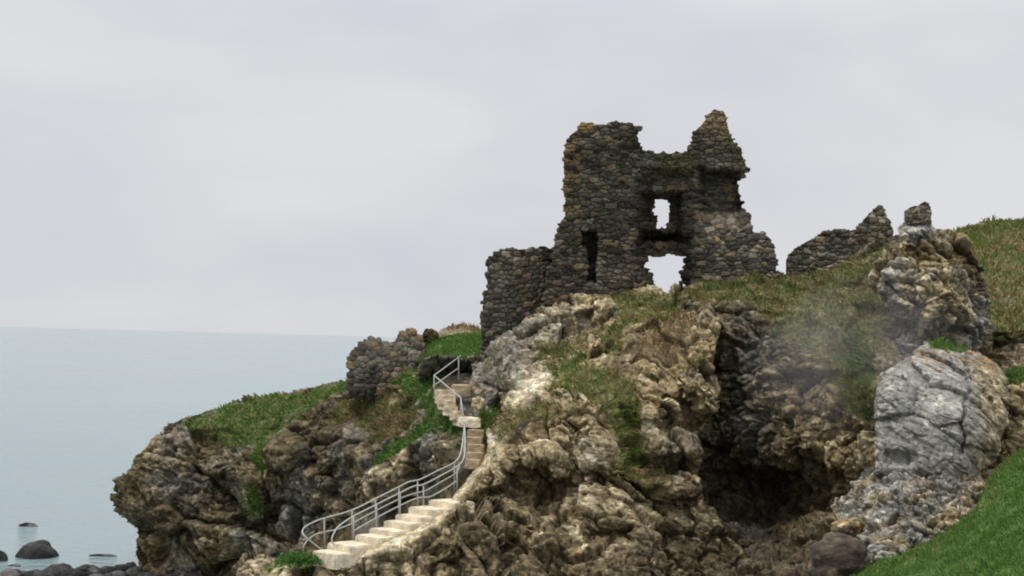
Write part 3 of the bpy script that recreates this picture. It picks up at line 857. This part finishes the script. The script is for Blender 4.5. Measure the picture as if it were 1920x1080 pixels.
RB_POLY = [(1602, 905), (1640, 868), (1690, 872), (1750, 878), (1810, 880), (1838, 888), (1875, 870), (1885, 900), (1870, 945), (1845, 975), (1790, 1008), (1745, 1034), (1700, 1058), (1655, 1084), (1632, 1060), (1612, 1010), (1575, 985), (1560, 955), (1580, 930)]
RB_D = [(1600, 1000, 33.2), (1650, 1045, 30.9), (1720, 1015, 31.5), (1840, 930, 33.3), (1700, 950, 32.9), (1640, 890, 36), (1750, 890, 34.6), (1575, 960, 37), (1620, 930, 35.2), (1780, 975, 32.4), (1830, 890, 35.2), (1880, 890, 36.2), (1750, 1034, 32.0)]


def rb_disp(P):
    d, a = rock_disp(P, (.2, .34, .19, .06), (.5, 1.1, 2.8, 6.5), 31)
    return d, a


o, _ = relief('rock_outcrop', RB_POLY, RB_D, 1.6, .5, rb_disp, lambda P, x: lerp(rock_col(P, x, ROCK_GREY, 31, .08), rock_col(P, x, ROCK_TAN, 31, .12), sst(-.1, .3, fbm(P * .9, 3, 32) + .05)),
              recess=[([(1700, 940), (1730, 945), (1735, 970), (1700, 965)], .4, .3)], thick=(.5, 2.0), mat=M_ROCK, seed=31, rough_px=4)
tag(o, 'low rubbly outcrop of broken grey and white stone between the huge boulder and the lawn', 'rock outcrop')

# rock at the right edge, behind the boulder
o, inf = relief('rock_outcrop', [(1878, 700), (1900, 690), (1960, 690), (2040, 720), (2040, 900), (1900, 880), (1880, 830)],
              [(1890, 720, 39.5), (1960, 700, 40), (2040, 800, 40), (1900, 850, 37.5), (1960, 850, 38)], 2.0, .5,
              lambda P: rock_disp(P, (.3, .4, .2, .07), seed=33), lambda P, x: rock_col(P, x, ROCK_TAN, 33, .0), thick=(.4, 3), mat=M_ROCK, seed=33, rough_px=3,
              grass=[([(1870, 660), (2040, 660), (2040, 722), (1920, 722), (1880, 716)], 8, GREEN, .25, 300)])
tag(o, 'brown rock outcrop with a grassy top cut off by the right edge of the view', 'rock outcrop')
tag(blades('outcrop_grass', inf, [([], 8, GREEN, .25, 300)], 45, .02, .8), kind='stuff')


# ------------------------------------------------------------------ free-standing boulders and shore stones
def ico(sub):
    import bmesh
    bm = bmesh.new()
    bmesh.ops.create_icosphere(bm, subdivisions=sub, radius=1.0)
    V = np.array([v.co[:] for v in bm.verts], np.float32)
    T = np.array([[v.index for v in f.verts] for f in bm.faces], np.int32)
    bm.free()
    return V, T


ICO5, ICO4 = ico(6), ico(5)


def stone(name, centre, rad, rot, seed, ramp, amp=.12, sub=None, bias=0.0, mat=M_BOULDER, flat=0.0):
    V, T = sub or ICO4
    P = V * (1 + .22 * fbm(V * .9 + seed * 3.1, 3, seed)[:, None])
    w1, w2, r = worley(V * 1.1 + seed, seed)
    P = P * (1 + amp * (sst(0, .5, w2 - w1) - .5) + amp * .5 * fbm(V * 4, 4, seed + 2))[:, None]
    P = P * np.array(rad)
    R = np.array(Matrix.Rotation(rot, 3, 'Z'))
    P = P @ R.T
    x = dict(r1=r, r2=r)
    C = rock_col(P, x, ramp, seed, bias)
    o = mesh_np(name, P, np.zeros((0, 4), int), T, mat, C, True)
    o.location = centre
    return o


p = wpt(1576, 1056, 30.6)
BROWN = [(0, (.04, .031, .022)), (.4, (.075, .058, .042)), (.75, (.11, .088, .066)), (.92, (.17, .145, .115)), (1, (.42, .38, .33))]
tag(stone('boulder', p, (.68, .62, .66), .3, 4, BROWN, .14, ICO5, .02), 'smooth dark brown boulder on the lawn edge at the cave mouth', 'boulder')
p = wpt(1592, 988, 33.6)
YEL = [(0, (.06, .045, .03)), (.5, (.19, .145, .09)), (.85, (.3, .22, .1)), (1, (.36, .29, .18))]
tag(stone('boulder', p, (.42, .3, .22), .5, 8, YEL, .3), 'small buff stone with a yellow stain just above the smooth brown boulder', 'boulder')

BLACK = [(0, (.012, .012, .012)), (.5, (.03, .03, .03)), (.85, (.06, .058, .055)), (1, (.12, .12, .11))]


def sea_pt(u, v):
    a, b = wpt(u, v, 1.0), np.array([0, 0, EYE])
    d = a - b
    return b + d * (-EYE / d[2])


def shore(u, v, wpx, hpx, seed, depth=.9, sink=.25, ramp=BLACK, name='boulder'):
    q = sea_pt(u, v)
    m = np.linalg.norm(q - np.array([0, 0, EYE])) / F
    rx, rz = wpx * m / 2, hpx * m
    return stone(name, (q[0], q[1] + rx * depth * .5, -rz * sink), (rx * 1.05, rx * depth, rz * (.95)), 0.0, seed, ramp, .1, None, 0, M_WET)


tag(shore(62, 1046, 76, 36, 51), 'large domed black boulder standing alone in the shallow sea', 'boulder')
tag(shore(-6, 1052, 34, 24, 52), 'black boulder cut by the left edge beside the domed boulder in the water', 'boulder')
tag(shore(50, 987, 34, 9, 53, .6), 'small dark reef rock barely above the water, farthest out from the shore', 'rock')
tag(shore(192, 1043, 50, 5, 54, .3), 'low dark rock awash between the domed boulder and the cliff foot', 'rock')
tag(shore(26, 1062, 26, 5, 55, .4), 'flat reddish rock awash just in front of the domed boulder', 'rock')
tag(shore(10, 1094, 60, 34, 56), 'black shore boulder in the bottom left corner', 'boulder')
tag(shore(105, 1082, 66, 28, 57), 'broad black shore boulder topmost in the pile below the domed boulder', 'boulder')
tag(shore(158, 1072, 40, 16, 58), 'rounded black shore boulder standing apart where the stone bank narrows', 'boulder')
sh_src = None
rr = random.Random(5)
k = 0
base_stones = []
for (u, v, w, h) in [(60, 1096, 50, 22), (85, 1102, 40, 20), (130, 1092, 44, 20), (150, 1086, 34, 15), (178, 1084, 36, 16), (200, 1080, 30, 14), (222, 1078, 34, 15), (243, 1074, 28, 14),
                     (255, 1086, 40, 18), (215, 1094, 46, 18), (180, 1102, 50, 22), (282, 1080, 36, 15), (308, 1084, 38, 16), (335, 1080, 34, 14), (362, 1086, 40, 16), (390, 1082, 36, 15),
                     (275, 1096, 44, 18), (320, 1100, 44, 18), (365, 1102, 44, 18), (410, 1094, 40, 18), (35, 1084, 24, 8), (240, 1104, 44, 18), (140, 1108, 50, 20)]:
    o = shore(u, v - 6, w * 1.1, h * 1.15, 60 + k, .9)
    k += 1
    tag(o, 'wet black shingle boulder in the stone bank along the foot of the headland', 'boulder', 'black boulders of the stone bank')


# ------------------------------------------------------------------ ruined masonry
def masonry(sw=.30, sh_=.165, seed=0, jit=(.85, .55), qz=.5):
    def f(U, V, D):
        m = np.median(D) / F
        a = U * m / sw; b = V * m / sh_
        a = a + .35 * vn(np.stack([U.ravel() * m * .8, V.ravel() * m * .8, 0 * U.ravel()], -1), seed + 3).reshape(U.shape)
        b = b + .55 * vn(np.stack([U.ravel() * m * .6, V.ravel() * m * .6, 0 * U.ravel() + 5], -1), seed + 4).reshape(U.shape)
        i = np.floor(a).astype(int); j = np.floor(b).astype(int)
        F1 = np.full(U.shape, 99.); F2 = F1.copy(); sa = np.zeros(U.shape); sb = sa.copy(); r = sa.copy(); r2 = sa.copy()
        for dj in (-1, 0, 1):
            for di in (-2, -1, 0, 1, 2):
                h = _h(i + di, j + dj, i * 0, seed)
                ox = (h & np.uint32(1023)) / 1023.; oy = ((h >> np.uint32(10)) & np.uint32(1023)) / 1023.; rz = ((h >> np.uint32(20)) & np.uint32(1023)) / 1023.
                cx = i + di + .5 + (ox - .5) * jit[0] + .5 * ((j + dj) % 2); cy = j + dj + .5 + (oy - .5) * jit[1]
                d = np.maximum(np.abs(cx - a), np.abs(cy - b)) * .6 + np.hypot(cx - a, cy - b) * .5
                d = d * (1.45 - .9 * rz)
                c = d < F1
                F2 = np.where(c, F1, np.minimum(F2, d)); F1 = np.where(c, d, F1)
                sa = np.where(c, cx - a, sa); sb = np.where(c, cy - b, sb); r = np.where(c, rz, r); r2 = np.where(c, ox, r2)
        return U + qz * sa * sw / m, V + qz * sb * sh_ / m, dict(e=F2 - F1, r=r, r2=r2)
    return f


STONES = [(0, (.032, .029, .022)), (.3, (.07, .061, .045)), (.6, (.125, .108, .078)), (.85, (.21, .178, .125)), (1, (.38, .315, .21))]


def wall_disp(amp=.075, seed=0):
    def f(P, s):
        b = sst(.02, .32, s['e'])
        d = amp * b + (s['r'] - .5) * amp * 1.5 + .025 * fbm(P * 6, 3, seed) + .16 * fbm(P * .5, 3, seed + 2)
        return d, dict(s)
    return f


def wall_col(seed=0, bias=0., extra=None):
    def f(P, x):
        n = fbm(P * .7, 3, seed + 5) * .3 + fbm(P * 5, 3, seed + 6) * .2
        t = np.clip(.36 + bias + n + (x['r2'] - .5) * .75, 0, 1)
        c = ramp_np(t, STONES)
        c = np.where((x['r'] > .94)[:, None], c * np.array([1.22, 1.06, .88]), c)
        c = np.where((x['r'] < .1)[:, None], c * np.array([.9, 1.05, 1.12]) * 1.15, c)
        mort = np.array([.07, .06, .042])
        c = lerp(np.broadcast_to(mort, c.shape), c, sst(.0, .07, x['e']))
        if extra:
            c = extra(c, P, x)
        return c
    return f


TOWER = [(1056, 409), (1057, 350), (1056, 286), (1061, 257), (1078, 244), (1090, 229), (1105, 226), (1114, 234), (1140, 233), (1158, 226), (1179, 231), (1203, 237), (1196, 254), (1199, 266),
         (1209, 280), (1232, 286), (1253, 287), (1271, 284), (1292, 281), (1293, 254), (1308, 240), (1318, 224), (1324, 213), (1338, 205), (1354, 205), (1361, 216), (1364, 242), (1375, 254),
         (1388, 279), (1396, 296), (1407, 322), (1389, 338), (1387, 366), (1395, 388), (1409, 405), (1412, 433), (1436, 438), (1451, 451), (1455, 486), (1459, 500), (1462, 580),
         (1010, 620), (1014, 560), (1030, 490), (1036, 460), (1045, 430)]
WIN = [(1229, 376), (1253, 375), (1256, 400), (1254, 420), (1246, 427), (1240, 423), (1228, 427), (1230, 410), (1226, 400)]
DOOR = [(1213, 480), (1236, 482), (1256, 478), (1280, 480), (1278, 500), (1274, 515), (1278, 526), (1272, 560), (1240, 570), (1228, 532), (1220, 512), (1210, 500)]
TD0 = 50.4
T_D = [(1010, 250, TD0 - .2), (1460, 250, TD0 + .3), (1010, 600, TD0 - .3), (1460, 600, TD0 + .2), (1230, 400, TD0 + .1)]
T_REC = [([(1192, 340), (1215, 322), (1300, 322), (1306, 560), (1250, 580), (1230, 560), (1196, 480)], .6, .5),
         ([(1208, 366), (1278, 362), (1284, 455), (1204, 455)], 1.1, .3),
         ([(1196, 440), (1300, 436), (1296, 575), (1235, 575), (1215, 520), (1198, 505)], 1.1, .35),
         ([(1089, 430), (1120, 430), (1121, 470), (1118, 532), (1101, 528), (1102, 470), (1089, 458)], 1.0, .12),
         ([(1312, 316), (1384, 326), (1388, 372), (1398, 400), (1340, 410), (1312, 395)], 1.0, .35),
         ([(1300, 440), (1340, 405), (1420, 410), (1470, 440), (1480, 600), (1290, 600)], -.75, 1.1),
         ([(1000, 440), (1050, 420), (1060, 470), (1056, 620), (990, 620)], -.35, .6),
         ([(1050, 215), (1210, 215), (1205, 272), (1050, 290)], -.12, .25)]


def tower_extra(c, P, x):
    u, v = x['u'], x['v']
    och = np.array([.30, .19, .075])
    n = fbm(P * 2.5, 3, 81)
    w = sst(1100, 1078, u + 12 * n) * (x['r2'] > .45) * sst(430, 400, v) * .42
    c = lerp(c, np.broadcast_to(och * .8, c.shape), w)
    w = sst(250, 238, v + 6 * n) * sst(1122, 1112, u) * .8
    c = lerp(c, np.broadcast_to(och, c.shape), w)
    w = sst(262, 236, v + 8 * n) * sst(1300, 1318, u) * .7
    c = lerp(c, np.broadcast_to(np.array([.25, .17, .10]), c.shape), w)
    w = sst(-10, 8, sdist([(1352, 232), (1366, 250), (1390, 282), (1396, 300), (1380, 284), (1358, 262)], u, v)) * .6
    c = lerp(c, np.broadcast_to(np.array([.17, .14, .05]), c.shape), w)
    w = sst(-10, 8, sdist([(1230, 290), (1295, 286), (1300, 312), (1280, 322), (1238, 318)], u, v) + 8 * n) * .7
    c = lerp(c, np.broadcast_to(np.array([.085, .085, .03]), c.shape), w)
    w = sst(-4, 2, sdist([(1358, 347), (1380, 347), (1380, 359), (1358, 359)], u, v)) * .9
    c = lerp(c, np.broadcast_to(np.array([.28, .16, .08]), c.shape), w)
    w = sst(400, 450, v + 20 * n) * sst(1310, 1350, u) * .8
    c = lerp(c, np.clip(c * 1.5 + .012, 0, .5), w)
    return c


castle = empty('castle_tower')
tag(castle, 'tall ruined stone castle tower with a gapped top, small window and ragged doorway', 'castle ruin')
o, tin = relief('tower_wall', TOWER, T_D, 1.15, 0, wall_disp(.06, 50), wall_col(50, .0, tower_extra), recess=T_REC, holes=[WIN, DOOR], thick=(2.6, 2.6), mat=M_WALL, parent=castle, seed=50,
                stone=masonry(.25, .14, 50))
WING = [(903, 690), (901, 600), (904, 548), (911, 530), (907, 493), (918, 482), (935, 466), (960, 463), (990, 464), (1020, 466), (1040, 462), (1060, 455), (1062, 640), (980, 700)]
WG_D = [(903, 480, 50.0), (903, 690, 49.6), (1000, 480, 50.6), (1000, 650, 50.3), (1050, 480, 51), (950, 560, 49.9)]


def wing_extra(c, P, x):
    w = sst(985, 950, x['u'] + 15 * fbm(P, 3, 85)) * .6
    return lerp(c, np.clip(c * np.array([1.3, 1.38, 1.4]), 0, .5), w)


relief('side_wall', WING, WG_D, 1.3, 0, wall_disp(.07, 56), wall_col(56, .03, wing_extra), thick=(1.3, 1.3), mat=M_WALL, parent=castle, seed=56, stone=masonry(.23, .165, 56, (.8, .45)))
settle(castle)

RW = [(1472, 540), (1472, 500), (1476, 478), (1490, 465), (1520, 448), (1545, 432), (1575, 428), (1600, 430), (1612, 418), (1630, 398), (1646, 384), (1658, 386), (1664, 405), (1672, 415), (1674, 440), (1690, 480), (1640, 560), (1500, 560)]
o, _ = relief('ruined_wall', RW, [(1472, 520, 52.5), (1570, 440, 52), (1680, 420, 51.4), (1600, 540, 51.8)], 1.4, 0, wall_disp(.055, 60),
              wall_col(60, .2, lambda c, P, x: lerp(c, np.clip(c * np.array([1.25, 1.3, 1.3]), 0, .5), np.full(len(P), .6))), thick=(1.0, 1.0), mat=M_WALL, seed=60, stone=masonry(.21, .14, 60, qz=.28))
tag(o, 'low ruined stone wall climbing to a broken point between the tower and the pinnacle', 'ruined wall')
ST = [(1697, 420), (1695, 398), (1706, 388), (1722, 384), (1733, 377), (1743, 380), (1746, 400), (1746, 420)]
o, _ = relief('ruined_wall', ST, [(1697, 400, 43.7), (1746, 400, 43.9), (1720, 420, 43.7)], 1.2, 0, wall_disp(.04, 63), wall_col(63, .03), thick=(.9, .9), mat=M_WALL, seed=63, stone=masonry(.17, .12, 63, qz=.15))
tag(o, 'small square stub of masonry on the pale boulder atop the pinnacle', 'ruined wall')
LS = [(646, 745), (650, 712), (656, 695), (652, 668), (664, 652), (682, 638), (702, 633), (718, 640), (740, 640), (748, 624), (766, 615), (784, 622), (794, 645), (793, 674), (780, 692), (770, 720), (720, 745)]
o, _ = relief('ruined_wall', LS, [(650, 720, 56.6), (652, 670, 56.8), (790, 640, 55.5), (770, 715, 54.6), (710, 690, 55)], 1.3, .5, wall_disp(.07, 66), wall_col(66, -.04, lambda c, P, x: lerp(c, np.broadcast_to(np.array([.2, .135, .06]), c.shape), (x['r'] > .88) * .6)),
              thick=(1.6, 1.6), mat=M_WALL, seed=66, stone=masonry(.24, .2, 66, qz=.3))
tag(o, 'squat dark lump of ruined wall with two rounded tops on the headland slope', 'ruined wall')
LW = [(780, 730), (785, 690), (796, 672), (815, 664), (850, 666), (870, 672), (890, 664), (915, 668), (915, 700), (890, 715), (850, 712), (820, 725)]
o, _ = relief('ruined_wall', LW, [(780, 700, 51), (850, 690, 50.1), (910, 690, 49.8)], 1.5, .3, wall_disp(.1, 69), wall_col(69, .0), thick=(1.0, 1.0), mat=M_WALL, seed=69, stone=masonry(.3, .18, 69, qz=.4))
tag(o, 'low dark ledge of wall stones behind the upper stair railing below the green hillock', 'ruined wall')


# ------------------------------------------------------------------ stairs
def block(name, corner, along, across, run, width, height, mat, parent, seed, jit=.025):
    """one worn step: a bevelled, slightly uneven block; corner = top front-left edge"""
    import bmesh
    r = random.Random(seed)
    bm = bmesh.new()
    bmesh.ops.create_cube(bm, size=1.0)
    bmesh.ops.bevel(bm, geom=bm.edges[:], offset=.045, segments=2, affect='EDGES')
    bmesh.ops.subdivide_edges(bm, edges=[e for e in bm.edges if e.calc_length() > .3], cuts=5, use_grid_fill=True)
    c = Vector(corner); a = Vector(along).normalized(); b = Vector(across).normalized()
    for v in bm.verts:
        x, y, z = v.co.x + .5, v.co.y + .5, v.co.z - .5
        p_ = c + a * (x * run) + b * (y * width) + Vector((0, 0, z * height))
        v.co = p_
    me = bpy.data.meshes.new(name)
    bm.to_mesh(me); bm.free()
    co = np.empty(len(me.vertices) * 3, np.float32); me.vertices.foreach_get('co', co); co = co.reshape(-1, 3)
    for k in range(3):
        co[:, k] += jit * fbm(co * 3.5 + 11 * k, 3, seed + k) * (1.3 if k < 2 else .7)
    me.vertices.foreach_set('co', co.reshape(-1))
    me.materials.append(mat)
    o = bpy.data.objects.new(name, me)
    COL.objects.link(o)
    o.parent = parent
    return o


stairs = empty('staircase')
tag(stairs, 'pale concrete stair climbing the left side of the rock crag in three bent flights', 'stairs')
lower = [(612, 1017), (664, 1002), (691, 990), (718, 976), (740, 964), (764, 950), (802, 937)]
n_l = len(lower)
al = Vector((.74, .67, 0)); ac = Vector((.72, -.69, 0))
for i, (u, v) in enumerate(lower):
    d = 38.4 + 2.4 * i / (n_l - 1)
    nxt = lower[i + 1] if i + 1 < n_l else (842, 925)
    q0 = wpt(u, v, d); q1 = wpt(nxt[0], nxt[1], d + .4)
    run = max(.5, float(np.linalg.norm((q1 - q0)[:2])) + .12)
    block('step', q0, al, ac, run, 1.05, .75, M_STEP, stairs, 100 + i)
q = wpt(585, 1032, 38.0)
block('step', q, al, ac, .8, 1.0, .4, M_STEP, stairs, 120)
mid = [(873, 862), (874, 849), (875, 834), (876, 820), (877, 806)]
for i, (u, v) in enumerate(mid):
    block('step', wpt(u, v, 43.0 + .36 * i), (0, 1, 0), (1, .05 - .06 * (i % 2), 0), .5, .44 + .05 * (i % 3), .28, M_STEPD, stairs, 130 + i, .075)
q = wpt(864, 783, 44.7)
block('landing', q, (-.3, 1, 0), (1, -.25, 0), 1.0, .68, .3, M_STEP, stairs, 140, .09)
up4 = [(846, 772, 45.2, .45), (832, 762, 45.6, .6), (822, 751, 46.0, .75), (818, 741, 46.4, .85), (816, 731, 46.8, .9)]
for i, (u, v, d, w_) in enumerate(up4):
    block('step', wpt(u, v, d), (-.1, 1, 0), (1, -.3, 0), .6, w_ * .8, .3, M_STEPM, stairs, 150 + i, .07)
block('landing', wpt(846, 722, 47.4), (0, 1, 0), (1, .15, 0), 1.3, .65, .5, M_STEPD, stairs, 160, .04)
settle(stairs)


# ------------------------------------------------------------------ railings
def tube(name, pts, r, parent, mat=M_RAIL, sub=4, seg=8, smooth=True):
    pts = [Vector(p_) for p_ in pts]
    if smooth and len(pts) > 2:
        q = []
        for i in range(len(pts) - 1):
            p0, p1, p2, p3 = pts[max(i - 1, 0)], pts[i], pts[i + 1], pts[min(i + 2, len(pts) - 1)]
            for k in range(sub):
                t = k / sub
                q.append(.5 * ((2 * p1) + (p2 - p0) * t + (2 * p0 - 5 * p1 + 4 * p2 - p3) * t * t + (3 * p1 - p0 - 3 * p2 + p3) * t ** 3))
        q.append(pts[-1]); pts = q
    V, Q = [], []
    ref = Vector((0, 0, 1))
    for i, p_ in enumerate(pts):
        tg = (pts[min(i + 1, len(pts) - 1)] - pts[max(i - 1, 0)]).normalized()
        n1 = tg.cross(ref)
        if n1.length < .1: n1 = tg.cross(Vector((0, 1, 0)))
        n1.normalize(); n2 = tg.cross(n1)
        for k in range(seg):
            a = 2 * math.pi * k / seg
            V.append(p_ + n1 * (r * math.cos(a)) + n2 * (r * math.sin(a)))
    for i in range(len(pts) - 1):
        for k in range(seg):
            Q.append((i * seg + k, i * seg + (k + 1) % seg, (i + 1) * seg + (k + 1) % seg, (i + 1) * seg + k))
    Tt = []
    c0 = len(V); V.append(pts[0]); V.append(pts[-1]); e = (len(pts) - 1) * seg
    for k in range(seg):
        Tt.append((c0, (k + 1) % seg, k)); Tt.append((c0 + 1, e + k, e + (k + 1) % seg))
    return mesh_np(name, [tuple(v) for v in V], Q, Tt, mat, None, True, parent)


def pp(l): return [tuple(wpt(u, v, d)) for u, v, d in l]


RR = .023
ra = empty('railing')
tag(ra, 'outer grey metal railing of the lower stair, its end bent into a hooked loop', 'railing')
topA = [(602, 1030, 38.2), (585, 1017, 38.1), (571, 1005, 38.1), (567, 997, 38.2), (572, 988, 38.3), (588, 979, 38.5), (607, 972, 38.7), (659, 957, 39.3), (704, 935, 39.8), (748, 913, 40.4), (765, 904, 40.7),
        (779, 901, 40.9), (790, 898, 41.1), (820, 883, 41.6), (852, 867, 42.2), (863, 852, 42.7), (868, 825, 43.6), (871, 796, 44.4)]
midA = [(570, 1036, 38.2), (569, 1026, 38.2), (576, 1014, 38.3), (590, 1003, 38.5), (606, 998, 38.7), (630, 993, 39.0), (659, 982, 39.3), (704, 958, 39.8), (748, 936, 40.4), (765, 929, 40.7), (779, 925, 40.9), (800, 919, 41.2),
        (830, 902, 41.8), (855, 887, 42.3), (862, 872, 42.6)]
tube('handrail', pp(topA), RR, ra)
tube('mid_rail', pp(midA), RR * .9, ra)
for (u, v0, v1, d) in [(608, 972, 1028, 38.7), (660, 957, 1012, 39.3), (704, 935, 1004, 39.8), (748, 913, 982, 40.4), (783, 900, 962, 41.0), (852, 867, 925, 42.2), (869, 825, 868, 43.5)]:
    tube('post', pp([(u, v0, d), (u, v1 + 6, d)]), RR * .95, ra, smooth=False)
settle(ra)
rb = empty('railing')
tag(rb, 'inner grey metal railing of the lower stair, lower and shorter than its twin', 'railing')
topB = [(627, 1022, 38.0), (622, 1012, 38.0), (626, 1000, 38.1), (634, 988, 38.3), (659, 970, 38.8), (704, 947, 39.4), (748, 925, 40.0), (775, 912, 40.4), (795, 908, 40.7), (830, 890, 41.3), (858, 874, 42.0), (870, 858, 42.4), (872, 830, 43.3), (871, 798, 44.2)]
midB = [(662, 996, 38.8), (704, 972, 39.4), (748, 949, 40.0), (782, 934, 40.5), (807, 931, 40.8), (835, 916, 41.3), (856, 902, 41.9)]
tube('handrail', pp(topB), RR, rb)
tube('mid_rail', pp(midB), RR * .9, rb)
for (u, v0, v1, d) in [(663, 968, 1010, 38.8), (706, 946, 1000, 39.4), (750, 924, 980, 40.0), (794, 908, 960, 40.7), (857, 875, 930, 42.0)]:
    tube('post', pp([(u, v0, d), (u, v1 + 6, d)]), RR * .95, rb, smooth=False)
settle(rb)
rc = empty('railing')
tag(rc, 'zigzag grey metal railing turning sharply beside the topmost stair flight', 'railing')
tube('handrail', pp([(871, 797, 44.6), (864, 746, 45.4), (814, 704, 46.6), (864, 667, 48.6)]), RR * .95, rc, smooth=False)
tube('mid_rail', pp([(812, 724, 46.6), (860, 690, 48.5)]), RR * .9, rc, smooth=False)
for (u, v0, v1, d) in [(871, 797, 812, 44.6), (864, 746, 800, 45.4), (814, 704, 745, 46.6), (860, 670, 712, 48.5)]:
    tube('post', pp([(u, v0, d), (u, v1, d)]), RR * .9, rc, smooth=False)
settle(rc)


# ------------------------------------------------------------------ soft mist volume in the gully mouth
def build_mist():
    import bmesh
    m, t = new_mat('mist_volume')
    tc = t.n('ShaderNodeTexCoord').outputs['Generated']
    v = t.n('ShaderNodeVectorMath', {0: tc, 1: (.5, .5, .5)}, operation='SUBTRACT').outputs[0]
    ln = t.n('ShaderNodeVectorMath', {0: v}, operation='LENGTH').outputs['Value']
    f = t.n('ShaderNodeMapRange', {0: ln, 1: .5, 2: .05, 3: 0.0, 4: 1.0}, interpolation_type='SMOOTHSTEP').outputs[0]
    ns = t.n('ShaderNodeTexNoise', {'Vector': tc, 'Scale': 3.0, 'Detail': 3.0}).outputs[0]
    nr = t.n('ShaderNodeMapRange', {0: ns, 1: .3, 2: .7, 3: .0, 4: 1.7}).outputs[0]
    d = t.math('MULTIPLY', t.math('MULTIPLY', f, nr), MIST)
    p = t.n('ShaderNodeVolumePrincipled', {'Color': (.97, .96, .94, 1), 'Density': d})
    t.n('ShaderNodeOutputMaterial', {1: p.outputs[0]})
    V, T = ico(4)
    V = V * np.array([4.6, 2.6, 2.3])
    R = np.array(Matrix.Rotation(math.radians(-30), 3, 'Y'))
    o = mesh_np('mist', V @ R.T, np.zeros((0, 4), int), T, m)
    o.location = wpt(1620, 660, 40.8)
    m.cycles.volume_step_rate = 1.0
    tag(o, kind='stuff')


MIST = .075
build_mist()


# ------------------------------------------------------------------ leafy plants by the stair foot
def leafy(name, centre, size, n, seed, pal, leaf=.07):
    r = np.random.default_rng(seed)
    d = r.normal(0, 1, (n, 3)); d /= np.linalg.norm(d, axis=1, keepdims=True); d[:, 2] = np.abs(d[:, 2])
    c = d * (r.random(n) ** .4)[:, None] * np.array(size)
    c *= (1 + .45 * fbm(d * 1.6 + seed, 2, seed))[:, None]
    a = r.normal(0, 1, (n, 3)) + d * .8; a[:, 2] += .3; a /= np.linalg.norm(a, axis=1, keepdims=True)
    b = np.cross(a, r.normal(0, 1, (n, 3))); b /= np.linalg.norm(b, axis=1, keepdims=True)
    L = (leaf * r.uniform(.6, 1.4, n))[:, None]
    V = np.stack([c, c + a * L * .5 + b * L * .3, c + a * L, c + a * L * .5 - b * L * .3], 1).reshape(-1, 3)
    Q = np.arange(n * 4).reshape(n, 4)
    cc = np.array(pal)[r.integers(0, len(pal), n)] * r.uniform(.7, 1.3, (n, 1))
    root = empty(name, centre)
    mesh_np('foliage', V, Q, None, M_GRASS, np.repeat(cc, 4, 0), False, root)
    st = [((0, 0, -.12), tuple(np.array(size) * np.array([sx, sy, .7]))) for sx, sy in ((-.5, .1), (.4, .3), (0, -.4), (.7, -.2))]
    for p0, p1 in st:
        tube('stem', [p0, ((p0[0] + p1[0]) / 2, (p0[1] + p1[1]) / 2, p1[2] * .6), p1], .01, root, M_SOIL)
    return root


DKG = [A_(.05, .13, .025), A_(.07, .17, .03), A_(.045, .1, .02), A_(.1, .2, .05)]
tag(leafy('leafy_plant', wpt(560, 1056, 37.6), (.6, .4, .28), 1500, 3, DKG), 'dark green leafy plant beside the hooked end of the railing', 'plant')

tag(stone('boulder', wpt(807, 632, 57.3), (.34, .3, .34), .4, 91, [(k_, tuple(c_)) for k_, c_ in ROCK_DARK], .2), 'small dark rock at the left end of the green hillock crest', 'boulder')
tag(stone('boulder', wpt(896, 757, 45.6), (.22, .2, .24), .4, 93, [(k_, tuple(c_)) for k_, c_ in ROCK_TAN], .25, None, .25), 'pale broken stone on the grass just right of the upper stair landing', 'boulder')
